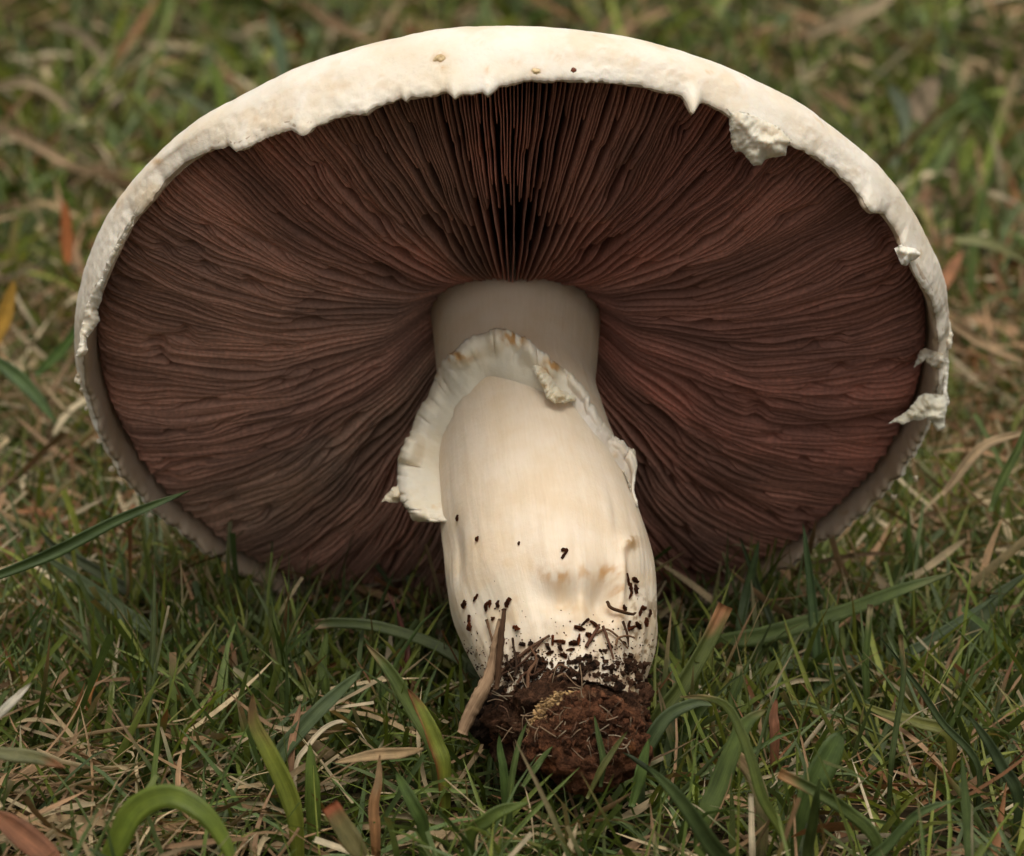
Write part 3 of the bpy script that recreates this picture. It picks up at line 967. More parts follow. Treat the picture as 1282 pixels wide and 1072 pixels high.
def crumbs():
    VV, FF, CC, off = [], [], [], 0
    bm = bmesh.new()
    bmesh.ops.create_icosphere(bm, subdivisions=1, radius=1.0)
    ico = np.array([v.co[:] for v in bm.verts])
    fc = np.array([[v.index for v in f.verts] for f in bm.faces])
    bm.free()
    r_ = np.random.default_rng(9)
    spots = []
    for _ in range(380):
        x = r_.uniform(612, 812)
        edge = 846 - 16 * math.sin((x - 612) / 200 * math.pi) + 10 * float(vnoise(x / 17, seed=335))
        y = edge + abs(r_.normal(0, 1)) * 26 - 8 - (r_.random() < 0.15) * r_.uniform(0, 34)
        spots.append((x, y))
    for (x, y) in spots:
        p, n, d, miss = stem_at(x, y)
        if miss > 4:
            continue
        rad = r_.uniform(0.00016, 0.00062)
        q = ico * (1 + 0.35 * r_.normal(size=(len(ico), 1))) * rad * np.array([1, r_.uniform(.6, 1.6), r_.uniform(.6, 1.2)])
        VV.append(p + n * rad * 0.4 + q)
        FF.append(fc + off)
        CC.append(np.ones((len(ico), 3)) * np.array([1.1, 0.95, 0.85]) * r_.uniform(0.7, 3.2))
        off += len(ico)
    for _ in range(900):                     # dust pressed into the skin, thinning upwards
        x = r_.uniform(575, 820)
        y = 858 - abs(r_.normal(0, 1)) * 34
        p, n, d, miss = stem_at(x, y)
        if miss > 3:
            continue
        rad = r_.uniform(0.00004, 0.00017)
        q = ico * (1 + 0.4 * r_.normal(size=(len(ico), 1))) * rad
        VV.append(p + n * rad * 0.3 + q)
        FF.append(fc + off)
        CC.append(np.ones((len(ico), 3)) * np.array([1.1, 0.95, 0.85]) * r_.uniform(0.8, 3.5))
        off += len(ico)
    for _ in range(420):                     # loose bits over the clod
        a, b = r_.uniform(0, 2 * np.pi), r_.uniform(0, 1)
        x, y = 712 + 104 * math.cos(a) * math.sqrt(b), 908 + 52 * math.sin(a) * math.sqrt(b)
        d = 0.456 - 0.0105 * math.sqrt(max(0.02, 1 - b)) * 1.06
        if math.hypot((x - 738) / 72, (y - 928) / 60) < 0.95:
            d = min(d, 0.4412 - 0.0045 * math.sqrt(max(0.02, 1 - math.hypot((x - 738) / 72, (y - 928) / 60) ** 2)))
        rad = r_.uniform(0.0002, 0.00065)
        q = ico * (1 + 0.35 * r_.normal(size=(len(ico), 1))) * rad
        VV.append(unproj(x, y, d) + q)
        FF.append(fc + off)
        CC.append(np.ones((len(ico), 3)) * np.array([1.4, 1.0, 0.8]) * r_.uniform(1.2, 4.2))
        off += len(ico)
    o = new_mesh('soil_crumbs', np.vstack(VV), np.vstack(FF), M_SOIL, clod, cols=np.vstack(CC), smooth_shade=False)
    tag(o, kind='stuff')


crumbs()


def root_hairs():
    """fine fibres bristling out of the soil"""
    r_ = np.random.default_rng(77)
    VV, FF, CC, off = [], [], [], 0
    for k in range(130):
        a, b = r_.uniform(0, 2 * np.pi), math.sqrt(r_.uniform(0, 1))
        x, y = 708 + 100 * math.cos(a) * b, 895 + 62 * math.sin(a) * b
        d = 0.4555 - 0.0118 * math.sqrt(max(0.03, 1 - b * b)) * 1.02
        if math.hypot((x - 738) / 72, (y - 930) / 60) < 0.95:
            d = min(d, 0.4412 - 0.0045 * math.sqrt(max(0.02, 1 - math.hypot((x - 738) / 72, (y - 930) / 60) ** 2)))
        p0 = unproj(x, y, d)
        ang, ln = r_.uniform(0, 2 * np.pi), r_.uniform(0.0012, 0.0042)
        t = RT * math.cos(ang) + UP * math.sin(ang)
        mid = p0 + t * ln * 0.5 - FW * r_.uniform(0.0002, 0.0009) + (RT * r_.normal() + UP * r_.normal()) * ln * 0.12
        P = catmull([p0, mid, p0 + t * ln], 7)
        w = r_.uniform(0.00004, 0.00011)
        sd = np.cross(t, -FW)
        ring_ = np.array([P + sd * w, P - FW * w, P - sd * w]).transpose(1, 0, 2).reshape(-1, 3)
        VV.append(ring_)
        FF.append(grid_faces(7, 3, close_v=True) + off)
        CC.append(np.ones((21, 3)) * np.array([(0.30, 0.19, 0.11), (0.16, 0.08, 0.045), (0.42, 0.31, 0.19)][k % 3]) * r_.uniform(0.6, 1.2))
        off += 21
    o = new_mesh('root_hairs', np.vstack(VV), np.vstack(FF), M_CRUST, clod, cols=np.vstack(CC))
    tag(o, kind='stuff')


root_hairs()


# ------------------------------------------------------------------ tubes: twigs, rootlets, pellets
def tube(name, pts, radii, mat, col, parent=None, sides=8, n=24, rough=0.12, seed=0, flat=1.0):
    P = catmull(pts, n)
    r = np.interp(np.linspace(0, 1, n), np.linspace(0, 1, len(radii)), radii)
    T = np.gradient(P, axis=0)
    T /= np.linalg.norm(T, axis=1, keepdims=True)
    ref = (CAM - P)
    A = np.cross(T, ref)
    A /= np.linalg.norm(A, axis=1, keepdims=True)
    B = np.cross(A, T)
    ph = np.linspace(0, 2 * np.pi, sides, endpoint=False)
    V = []
    for i in range(n):
        for k, a in enumerate(ph):
            rr = r[i] * (1 + rough * float(fbm(i * 0.6, math.cos(a) * 1.5 + seed, math.sin(a) * 1.5, seed=seed, oct=2)))
            V.append(P[i] + A[i] * math.cos(a) * rr + B[i] * math.sin(a) * rr * flat)
    fc = [list(f) for f in grid_faces(n, sides, close_v=True)]
    fc.append(list(range(sides))[::-1])
    fc.append([(n - 1) * sides + k for k in range(sides)])
    c = np.ones((len(V), 3)) * np.array(col)
    uv = np.stack([np.tile(ph / 6.283, n), np.repeat(np.linspace(0, 1, n), sides)], -1)
    return new_mesh(name, V, fc, mat, parent, cols=c, uvs=uv)


def stem_path(px, lift=0.0006):
    out = []
    for q in px:
        p, n_, d, miss = stem_at(q[0], q[1])
        l = q[2] if len(q) > 2 else lift
        out.append(unproj(q[0], q[1], d) + n_ * l if miss > 4 else p + n_ * l)
    return out


def at_depth(px, d):
    return [unproj(x, y, d + (q[0] if q else 0)) for x, y, *q in px]


tw = tube('twig', at_depth([(578, 918, 0.0), (590, 890, 0.0), (606, 860, -0.0005), (616, 832, 0.0002), (620, 805, 0.0002), (626, 775, 0.0008)], 0.4455), [0.00085, 0.0011, 0.00105, 0.0008, 0.0006, 0.0003], M_WOOD, (0.36, 0.25, 0.16), sides=10, n=40, rough=0.28, seed=3)
tag(tw, 'pale straw-brown twig leaning against the foot of the white stem', 'twig')
tw = tube('twig', at_depth([(622, 862, 0), (625, 830, 0), (628, 795, 0), (632, 762, 0.0006)], 0.4446), [0.0004, 0.00055, 0.0005, 0.0003], M_WOOD, (0.10, 0.055, 0.03), sides=8, n=24, rough=0.3, seed=5)
tag(tw, 'thin dark twig standing upright against the white stem', 'twig')
ROOTS = [([(632, 842), (650, 826), (668, 812), (690, 797)], 0.00034, (0.16, 0.09, 0.055)), ([(636, 846), (654, 836), (670, 818), (682, 803)], 0.0002, (0.10, 0.05, 0.03)), ([(664, 868), (668, 845), (676, 830), (668, 815)], 0.00032, (0.20, 0.11, 0.065)),
         ([(675, 862), (690, 853), (706, 846)], 0.00028, (0.30, 0.20, 0.12)), ([(648, 850), (652, 835), (647, 812), (646, 800)], 0.00028, (0.05, 0.028, 0.016)), ([(638, 822), (640, 834), (650, 842)], 0.0002, (0.05, 0.028, 0.016)),
         ([(734, 812), (742, 797), (750, 783)], 0.00032, (0.14, 0.065, 0.04)), ([(752, 786), (756, 805), (765, 828)], 0.00026, (0.16, 0.08, 0.05)), ([(764, 812), (768, 802), (778, 798), (788, 800)], 0.00022, (0.24, 0.14, 0.08)),
         ([(745, 795), (756, 790), (770, 796), (784, 812)], 0.0002, (0.20, 0.11, 0.06)), ([(776, 780), (780, 795), (782, 812)], 0.0002, (0.08, 0.04, 0.02)), ([(770, 752), (772, 764), (780, 771), (790, 771)], 0.00028, (0.09, 0.045, 0.02)),
         ([(612, 776), (617, 795), (620, 810)], 0.00022, (0.20, 0.12, 0.07)), ([(688, 856), (700, 838), (712, 842)], 0.00024, (0.18, 0.10, 0.06)), ([(655, 858), (662, 848), (672, 850), (684, 842)], 0.00024, (0.12, 0.06, 0.035))]
for k, (px, r_, col) in enumerate(ROOTS):
    o = tube('rootlet', stem_path(px, 0.0005 + 0.0004 * (k % 3)), [r_, r_ * 0.9, r_ * 0.6], M_WOOD, col, sides=6, n=14, rough=0.3, seed=20 + k)
    if px[0][0] > 730:
        tag(o, 'thin rootlet in the forked tangle below the stem dents', 'rootlet', 'rootlets below the dents')
    elif col[0] < 0.11:
        tag(o, 'dark hair-thin rootlet beside the upright dark twig', 'rootlet', 'dark rootlets by the twig')
    else:
        tag(o, 'reddish brown rootlet lying over the top of the soil clod', 'rootlet', 'rootlets over the clod')
def crust_bits():
    """flaky yellow rind along the rim of the soil ball"""
    r_ = np.random.default_rng(31)
    arc = catmull(np.array([(664, 928, 0.0030), (667, 909, 0.0016), (675, 894, 0.0008), (687, 882, 0.0006), (702, 874, 0.0008), (720, 869, 0.0014), (742, 868, 0.0026)]), 200)
    bm = bmesh.new()
    bmesh.ops.create_icosphere(bm, subdivisions=1, radius=1.0)
    ico = np.array([v.co[:] for v in bm.verts])
    fc = np.array([[v.index for v in f.verts] for f in bm.faces])
    bm.free()
    VV, FF, CC, off = [], [], [], 0
    for _ in range(520):
        t = r_.random()
        if float(vnoise(t * 14, seed=341)) < -0.45 and r_.random() < 0.8:
            continue
        q = arc[int(t * 199)]
        w = 6.5 * (0.35 + math.sin(math.pi * min(1, t * 1.05)) * 0.65)
        x, y = q[0] + r_.normal(0, w * 0.75), q[1] + r_.normal(0, w * 0.6)
        rad = r_.uniform(0.0001, 0.00030)
        g = ico * (1 + 0.4 * r_.normal(size=(len(ico), 1))) * rad * np.array([r_.uniform(.7, 1.6), 0.7, r_.uniform(.5, 1.2)])
        VV.append(unproj(x, y, 0.4402 + q[2] + r_.uniform(-0.0003, 0.0005)) + g)
        FF.append(fc + off)
        CC.append(np.ones((len(ico), 3)) * (np.array([0.55, 0.34, 0.15]) * r_.uniform(0.25, 1.2)))
        off += len(ico)
    o = new_mesh('yellow_crust', np.vstack(VV), np.vstack(FF), M_CRUST, clod, cols=np.vstack(CC), smooth_shade=False)
    tag(o, kind='stuff')
    o['label'] = 'yellow crust round the soil ball'


crust_bits()
rs = tube('reddish_straw', at_depth([(700, 978, 0.001), (740, 945, 0), (782, 911, -0.0005)], 0.4395), [0.0005, 0.00045, 0.00025], M_WOOD, (0.30, 0.13, 0.075), sides=7, n=20, rough=0.15, seed=41)
tag(rs, 'reddish dry straw slanting across the soil ball', 'straw')

PEL = [(596, 750, 10, 40), (610, 757, 8, 50), (583, 757, 9, 35), (573, 648, 7, 80), (599, 676, 6, 75), (649, 680, 4, 90), (588, 775, 8, 80), (590, 784, 8, 60), (609, 763, 7, 95), (624, 757, 8, 75), (613, 756, 8, 90), (636, 757, 7, 80), (638, 752, 6, 60), (618, 775, 5, 30),
       (648, 785, 11, -15), (692, 802, 11, 90), (700, 804, 12, -8), (718, 806, 10, 10), (724, 800, 12, 80), (726, 788, 12, -12), (731, 781, 12, 45), (744, 782, 13, -50), (736, 797, 9, -20), (708, 693, 12, 60), (707, 690, 7, 10),
       (785, 726, 14, -55), (791, 735, 12, 75), (796, 725, 9, -10), (790, 744, 11, 40), (797, 737, 10, 80), (786, 783, 9, 60), (790, 786, 10, 20), (797, 784, 10, -30), (801, 766, 9, 45), (808, 780, 10, 80), (812, 768, 8, 30), (780, 762, 7, -70), (804, 762, 7, 10),
       (690, 818, 8, 20), (680, 828, 8, 70), (714, 815, 9, 10), (668, 818, 7, 40), (705, 822, 8, -30)]
for k, (x, y, ln, a) in enumerate(PEL):
    p, n_, d, miss = stem_at(x, y)
    t1 = RT * math.cos(math.radians(a)) + UP * math.sin(math.radians(a))
    t1 = t1 - n_ * float(t1 @ n_)
    t1 /= np.linalg.norm(t1)
    h = ln * 0.62 / F * 0.45
    rad = 0.00032 + 0.00009 * ((k * 7) % 5 - 2) / 2
    pts = [p + n_ * rad * 0.7 - t1 * h, p + n_ * rad * 0.8, p + n_ * rad * 0.7 + t1 * h]
    col = [(0.11, 0.058, 0.032), (0.15, 0.075, 0.040), (0.085, 0.046, 0.026)][k % 3] if k not in (14, 15, 18) else (0.22, 0.09, 0.035)
    o = tube('pellet', pts, [rad * (0.45 + 0.1 * (k % 4)), rad, rad * (0.8 - 0.12 * (k % 5))], M_SOIL2, tuple(v * 20 for v in col), sides=7, n=7, rough=0.75, seed=60 + k)
    if y < 700:
        tag(o, 'tiny dark pellet stuck to the clean upper face of the cream stem', 'pellet', 'pellets high on the stem')
    elif x > 768:
        tag(o, 'tiny dark pellet stuck to the stained right flank of the stem', 'pellet', 'pellets on the stained flank')
    else:
        tag(o, 'tiny brown pellet stuck to the stem above the soil clod', 'pellet', 'pellets above the soil')

# ------------------------------------------------------------------ grass
def inside_mushroom(P):
    """points that would lie inside cap, stem or clod"""
    Q = P - ORI
    a, b, s = Q @ AE, Q @ AU, Q @ AN
    r = np.hypot(a, b)
    top = LIP_H + np.interp(r, [0, .02, .043, .061, .0702, .0752, .0785], [-.0330, -.0320, -.0280, -.0220, -.0170, -.0120, -.005])
    bot = np.where(r > 0.0715, LIP_H, 0.0015)
    capi = (r < 0.0780) & (s > top - 0.0012) & (s < bot)
    ss = np.clip(s, S0, S1)
    rs_ = np.interp(ss, SV[:, 0], SV[:, 2]) + 0.0012
    ax = np.interp(ss, SV[:, 0], SV[:, 1])
    st = (np.hypot(a - ax, b) < rs_) & (s > S0) & (s < S1 + 0.001)
    pc = P - unproj(712, 905, 0.455)
    cl = ((pc @ RT) / 0.0140) ** 2 + ((pc @ UP) / 0.0092) ** 2 + ((pc @ FW) / 0.0135) ** 2 < 1
    return capi | st | cl


GREENS = np.array([(0.102, 0.142, 0.034), (0.086, 0.132, 0.042), (0.146, 0.186, 0.040), (0.108, 0.146, 0.060), (0.192, 0.218, 0.044), (0.070, 0.100, 0.028)])
DRIES = np.array([(0.33, 0.24, 0.14), (0.42, 0.33, 0.21), (0.24, 0.15, 0.08), (0.31, 0.19, 0.11), (0.48, 0.40, 0.28), (0.22, 0.10, 0.045)])


def blades(root, L, W, az, el0, bend, twist, cols, tipcols, tipamt, K, across, name, mat, label, cat, cut=None, wav=0.0):
    n = len(L)
    t = np.linspace(0, 1, K)
    el = el0[:, None] + bend[:, None] * (t[None] ** 1.3)
    azk = az[:, None] + twist[:, None] * t[None]
    step = L[:, None] / (K - 1)
    dx, dy, dz = np.cos(el) * np.cos(azk), np.cos(el) * np.sin(azk), np.sin(el)
    D = np.stack([dx, dy, dz], -1)
    P = np.zeros((n, K, 3))
    P[:, 0] = root
    P[:, 1:] = root[:, None] + np.cumsum((D[:, :-1] + D[:, 1:]) / 2 * step[:, :, None], 1)
    gz = ground_h(P[..., 0], P[..., 1]) + 0.0006
    P[:, 1:, 2] = np.maximum(P[:, 1:, 2], gz[:, 1:] + 0.0006 * rng.random((n, 1)))
    keep = ~inside_mushroom(P.reshape(-1, 3)).reshape(n, K)[:, 1:].any(1)
    P, D, L, W, cols, tipcols, tipamt, azk = P[keep], D[keep], L[keep], W[keep], cols[keep], tipcols[keep], tipamt[keep], azk[keep]
    cutm = np.zeros(len(L), bool) if cut is None else cut[keep]
    n = len(L)
    side = np.stack([-np.sin(azk), np.cos(azk), np.zeros_like(azk)], -1)
    rollang = rng.normal(0, 0.7, (n, 1)) + rng.normal(0, 0.5, (n, 1)) * t[None]
    nor = np.cross(D, side)
    S = side * np.cos(rollang)[..., None] + nor * np.sin(rollang)[..., None]
    NN = np.cross(D, S)
    prof = np.clip(np.minimum(0.55 + 1.2 * t, 1.0), 0, 1) * np.clip(1 - t ** 3.0, 0.0, 1) ** 0.7
    prof_cut = np.minimum(0.6 + 1.0 * t, 1.0)
    w = np.where(cutm[:, None], prof_cut[None], prof[None]) * W[:, None] * 0.5
    w = np.maximum(w, W[:, None] * 0.03)
    if across == 3:
        off = np.array([-1, 0, 1.0])
        fold = rng.uniform(0.1, 0.55, (n, 1, 1))
        V = P[:, :, None] + S[:, :, None] * (off[None, None] * w[..., None])[..., None] - NN[:, :, None] * ((1 - abs(off))[None, None] * w[..., None] * fold)[..., None]
    else:
        off = np.array([-1, 1.0])
        V = P[:, :, None] + S[:, :, None] * (off[None, None] * w[..., None])[..., None]
    m = across
    f = grid_faces(K, m)
    FF = (f[None] + (np.arange(n) * K * m)[:, None, None]).reshape(-1, 4)
    tf = np.clip((t[None] - (1 - tipamt[:, None])) / 0.18, 0, 1)[..., None]
    c = cols[:, None] * (1 - tf) + tipcols[:, None] * tf
    pale = smooth(0.30, 0.0, t)[None, :, None]
    c = c * (1 - 0.35 * pale) + np.array([0.14, 0.13, 0.06]) * 0.35 * pale
    c = np.repeat(c[:, :, None], m, 2)
    uv = np.zeros((n, K, m, 2))
    uv[..., 0] = np.linspace(0, 1, m)[None, None] + rng.random((n, 1, 1)) * 7
    uv[..., 1] = t[None, :, None] * 3 + rng.random((n, 1, 1)) * 9
    o = new_mesh(name, V.reshape(-1, 3), FF, mat, cols=c.reshape(-1, 3), uvs=uv.reshape(-1, 2))
    tag(o, label, cat, kind='stuff')
    return o


def scatter(n, y0, y1, spread=0.27, margin=0.10, power=1.0):
    y = y0 + (y1 - y0) * rng.random(n) ** power
    x = (rng.random(n) * 2 - 1) * (spread * y + margin)
    return x, y


def lawn(n, y0, y1, lmin, lmax, wmin, wmax, pal, el=(0.5, 1.45), bend=(-1.4, 0.1), K=6, across=3, name='grass', mat=None, label='', cat='grass', tipp=0.35, power=1.0, lift=0.0, clump=0.5, margin=0.10, cutp=0.15, xr=None, vary=(0.7, 1.3), outside=False):
    x, y = scatter(int(n * 1.6), y0, y1, margin=margin, power=power)
    dens = 0.5 + 0.5 * fbm(x * 28, y * 28, seed=401, oct=2)
    k = rng.random(len(x)) < (1 - clump) + clump * dens
    x, y = x[k][:n], y[k][:n]
    if outside:                      # only where the finer lawn above does not reach
        k = (np.abs(x) > 0.27 * y + 0.15) | (y > 2.1) | (y < 0.2)
        x, y = x[k], y[k]
    if xr is not None:
        k = (x > xr[0]) & (x < xr[1])
        x, y = x[k], y[k]
    n = len(x)
    z = ground_h(x, y) - 0.001 + lift * rng.random(n)
    L = rng.uniform(lmin, lmax, n) * (0.75 + 0.5 * rng.random(n))
    # mown and trodden: shorter just in front of the cap and stem
    W = rng.uniform(wmin, wmax, n)
    az = rng.uniform(0, 2 * np.pi, n)
    e0 = rng.uniform(*el, n)
    bd = rng.uniform(*bend, n)
    tw = rng.normal(0, 0.5, n)
    patch = fbm(x * 14, y * 14, seed=405, oct=2)
    ci = np.clip(((patch + 1) / 2 * len(pal) * 0.7 + rng.random(n) * len(pal) * 0.6 - 0.5).astype(int), 0, len(pal) - 1)
    c = pal[ci] * rng.uniform(*vary, (n, 1))
    tc = DRIES[rng.integers(0, len(DRIES), n)] * 0.9
    ta = np.where(rng.random(n) < tipp, rng.uniform(0.05, 0.5, n), 0.0)
    return blades(np.stack([x, y, z], -1), L, W, az, e0, bd, tw, c, tc, ta, K, across, name, mat or M_LEAF, label, cat, cut=rng.random(n) < cutp)


# foreground and round the mushroom
lawn(16000, 0.35, 0.78, 0.012, 0.030, 0.0005, 0.0011, GREENS * 1.1, el=(0.3, 1.4), K=6, name='fine_grass', vary=(0.55, 1.45), label='fine short green grass growing round the mushroom')
lawn(1400, 0.415, 0.78, 0.012, 0.025, 0.0013, 0.0020, GREENS, el=(0.25, 1.3), bend=(-1.1, 0.2), K=9, name='broad_grass', label='broader green grass blades mixed through the near lawn', tipp=0.45)
lawn(8500, 0.30, 0.80, 0.008, 0.026, 0.0004, 0.0011, DRIES, el=(-0.1, 0.7), bend=(-0.9, 0.5), K=6, name='dry_thatch', mat=M_DRY, label='tan dry thatch lying between the near grass blades', cat='thatch', tipp=0.1, lift=0.008)
lawn(1300, 0.30, 0.80, 0.008, 0.020, 0.0014, 0.0028, DRIES * 0.9, el=(-0.1, 0.6), bend=(-0.8, 0.8), K=7, name='dead_leaves', mat=M_DRY, label='crumpled dead grass leaves in the near thatch', cat='thatch', tipp=0.1, lift=0.008)
lawn(9000, 0.32, 0.56, 0.008, 0.024, 0.0004, 0.0012, DRIES, el=(-0.2, 0.5), bend=(-0.8, 0.7), K=6, name='straw_litter', mat=M_DRY, label='pinkish tan straw litter thick in the trampled front corner', cat='thatch', tipp=0.1, lift=0.013, xr=(-0.3, -0.035), vary=(0.6, 1.4))
lawn(6000, 0.50, 0.80, 0.010, 0.026, 0.0006, 0.0017, DRIES, el=(0.0, 0.8), bend=(-0.9, 0.5), K=5, name='side_thatch', mat=M_DRY, label='loose tan thatch caught up in the grass beside the cap', cat='thatch', tipp=0.1, lift=0.018, vary=(0.5, 1.4))
# taller, unmown tuft in the shelter of the cap
lawn(4600, 0.445, 0.60, 0.014, 0.028, 0.0006, 0.0014, GREENS, el=(0.8, 1.5), bend=(-0.9, 0.1), K=6, name='sheltered_grass', label='taller green grass in the shade under the cap', margin=-0.012)
lawn(1500, 0.465, 0.525, 0.020, 0.031, 0.0006, 0.0013, GREENS, el=(0.9, 1.5), bend=(-0.8, 0.1), K=6, name='tuft_grass', label='grass tuft hiding the buried lower cap edge', margin=-0.055, xr=(-0.09, -0.035))
# behind the cap
lawn(13000, 0.74, 2.1, 0.018, 0.042, 0.0010, 0.0022, GREENS * 1.1, K=5, across=2, vary=(0.4, 1.7), name='back_grass', label='blurred green grass rising behind the mushroom', power=1.2, margin=0.14)
lawn(5200, 0.74, 2.1, 0.02, 0.05, 0.0026, 0.0045, GREENS * 1.25, K=6, across=2, vary=(0.4, 1.7), el=(0.0, 1.3), name='back_broad_grass', label='blurred broad grass blades behind the mushroom', power=1.2, margin=0.14)
lawn(6000, 0.74, 2.1, 0.012, 0.045, 0.0010, 0.0036, DRIES * 1.05, el=(-0.1, 0.8), bend=(-1.0, 0.3), K=5, across=2, vary=(0.5, 1.5), name='back_thatch', mat=M_DRY, label='blurred tan thatch behind the mushroom', cat='thatch', power=1.2, lift=0.014, margin=0.14)
# the lawn going on outside the picture
lawn(14000, 0.05, 4.5, 0.02, 0.045, 0.0015, 0.004, GREENS, K=4, across=2, name='outer_grass', label='coarse green lawn grass going on far behind', power=1.0, margin=0.8, outside=True)


# ------------------------------------------------------------------ grass blades one can pick out
def blade(px, w, col, label, tip=None, tipamt=0.0, shape='leaf', fold=0.25, group=None, name='grass_blade', cat='grass blade', roll=0.0, d=None, mat=None, edge=None, n=22, cup=1.0):
    """px: (column, row, depth offset) from root to tip; w: widest place in pixels"""
    root, d0 = ground_hit(px[0][0], px[0][1], 0.011) if d is None else (None, d)
    foot_pt = [] if d is not None else [np.array([root[0], root[1] + 0.001, float(ground_h(root[0], root[1])) - 0.001])]
    pts = foot_pt + [unproj(q[0], q[1], d0 + (q[2] if len(q) > 2 else 0.0)) for q in px]
    if col[1] > col[0]:
        col = (col[0] * 1.25, col[1] * 1.18, col[2])
    P = catmull(pts, n)
    t = np.linspace(0, 1, n)
    T = np.gradient(P, axis=0)
    T /= np.linalg.norm(T, axis=1, keepdims=True)
    view = CAM - P
    view /= np.linalg.norm(view, axis=1, keepdims=True)
    S = np.cross(T, view)
    S /= np.linalg.norm(S, axis=1, keepdims=True)
    Nn = np.cross(S, T)
    ra = roll + 0.25 * np.sin(t * 3 + px[0][0])
    S2 = S * np.cos(ra)[:, None] + Nn * np.sin(ra)[:, None]
    N2 = np.cross(S2, T)
    if shape == 'leaf':
        pr = np.minimum(0.5 + 1.4 * t, 1) * np.clip(1 - t ** 3.2, 0, 1) ** 0.75
    elif shape == 'cut':
        pr = np.minimum(0.55 + 1.2 * t, 1) * (1 - 0.25 * t)
    elif shape == 'paddle':
        pr = (0.35 + 0.65 * np.sin(np.clip(t * 1.15, 0, 1) * np.pi * 0.62)) * np.clip(1 - t ** 6, 0, 1) ** 0.6
    elif shape == 'spindle':
        pr = np.sin(np.clip(t, 0.02, 0.99) * np.pi) ** 0.6
    else:
        pr = np.ones(n) * (1 - 0.6 * t)
    hw = w * (0.84 if d is None else 1.0) / F * d0 * 0.5 * np.maximum(pr, 0.03)
    offs = np.array([-1, -0.55, 0, 0.55, 1.0])
    th = 0.00012
    V = []
    cr = 0.0004 * vnoise(t * 5, px[0][0] * 0.7, seed=501)
    for sgn in (1, -1):
        for j, q in enumerate(offs):
            z = (abs(q) - 0.5) * fold * 2
            ed = 1 + 0.05 * vnoise(t * 14, q * 3 + px[0][1], seed=502)
            V.append(P + S2 * (q * hw * ed)[:, None] + N2 * ((z * hw * cup) + sgn * th * (1 - 0.6 * abs(q)) + cr * q * q)[:, None])
    V = np.array(V)                              # 10 x n x 3
    order = [0, 1, 2, 3, 4, 9, 8, 7, 6, 5]
    V = V[order].transpose(1, 0, 2)
    fc = [list(f) for f in grid_faces(n, 10, close_v=True)]
    fc.append(list(range(10))[::-1])
    fc.append([(n - 1) * 10 + k for k in range(10)])
    c = np.ones((n, 10, 3)) * np.array(col)
    mid = np.array([0, 0, 1, 0, 0, 0, 0, 1, 0, 0])[None, :, None]
    c = c * (1 + 0.25 * mid)
    nz = vnoise(t[:, None] * 6, np.arange(10)[None] * 0.6 + px[0][0], seed=503)
    c = c * (1 + 0.15 * nz)[..., None]
    if tip is not None:
        f = smooth(1 - tipamt - 0.12, 1 - tipamt + 0.10, t[:, None] + 0.10 * nz)[..., None]
        c = c * (1 - f) + np.array(tip) * f
    if edge is not None:
        f = (np.array([1, .3, 0, 0, 0, 0, 0, 0, .3, 1])[None, :] * smooth(-0.3, 0.3, nz))[..., None]
        c = c * (1 - f) + np.array(edge) * f
    uv = np.zeros((n, 10, 2))
    xs = np.array([0, .22, .5, .78, 1, 1, .78, .5, .22, 0])
    uv[..., 0] = xs[None] + px[0][0] * 0.01
    uv[..., 1] = t[:, None] * 3
    o = new_mesh(name, V.reshape(-1, 3), fc, mat or M_LEAF, cols=c.reshape(-1, 3), uvs=uv.reshape(-1, 2))
    tag(o, label, cat, group)
    return o


G1, G2, G3, G4 = (0.080, 0.120, 0.042), (0.066, 0.098, 0.050), (0.150, 0.185, 0.035), (0.040, 0.060, 0.026)
TAN, RUST, STRAW = (0.34, 0.24, 0.14), (0.26, 0.09, 0.035), (0.42, 0.33, 0.20)
blade([(128, 1110), (150, 1050, -.002), (172, 1012, -.003), (212, 996, -.004), (255, 1018, -.005), (284, 1060, -.005), (296, 1100, -.005)], 40, (0.115, 0.165, 0.028), 'broad yellow-green grass blade arched over into a hoop', fold=0.1, roll=0.2, shape='leaf')
blade([(372, 1040), (362, 995, -.001), (338, 945, -.002), (318, 905, -.002), (316, 868, -.002)], 30, G3, 'broad upright yellow-green blade with a brownish pointed tip', tip=(0.20, 0.12, 0.05), tipamt=0.22)
blade([(392, 1010), (390, 970, -.001), (388, 930, -.001)], 25, (0.10, 0.15, 0.035), 'short stubby bright green blade beside the brown-tipped one', fold=0.1)
blade([(545, 945), (512, 880, 0), (485, 836, 0), (458, 806, 0.001)], 24, (0.080, 0.115, 0.035), 'olive blade leaning away from the twig with a fine tip', tip=(0.24, 0.16, 0.07), tipamt=0.1)
blade([(556, 965), (545, 930, 0), (528, 890, 0), (510, 862, 0)], 26, G3, 'yellow-green blade with a rusty edge in front of the twig', edge=RUST, tip=(0.25, 0.12, 0.05), tipamt=0.12)
blade([(345, 960), (385, 905, 0), (425, 866, .001), (455, 838, .001)], 26, G2, 'bluish green blade leaning towards the mushroom foot', fold=0.35)
blade([(620, 870, 0), (560, 815, .004), (480, 786, .006), (425, 780, .006), (394, 781, .006)], 20, (0.060, 0.085, 0.032), 'long flat blade with a pale cut tip lying in the cap shade', tip=(0.36, 0.24, 0.15), tipamt=0.08, shape='cut')
blade([(885, 815), (960, 795, -.003), (1050, 768, -.006), (1130, 738, -.009), (1197, 716, -.010)], 27, G1, 'long broad green blade sweeping out from the stem foot', shape='leaf', fold=0.18, tip=(0.22, 0.17, 0.08), tipamt=0.02)
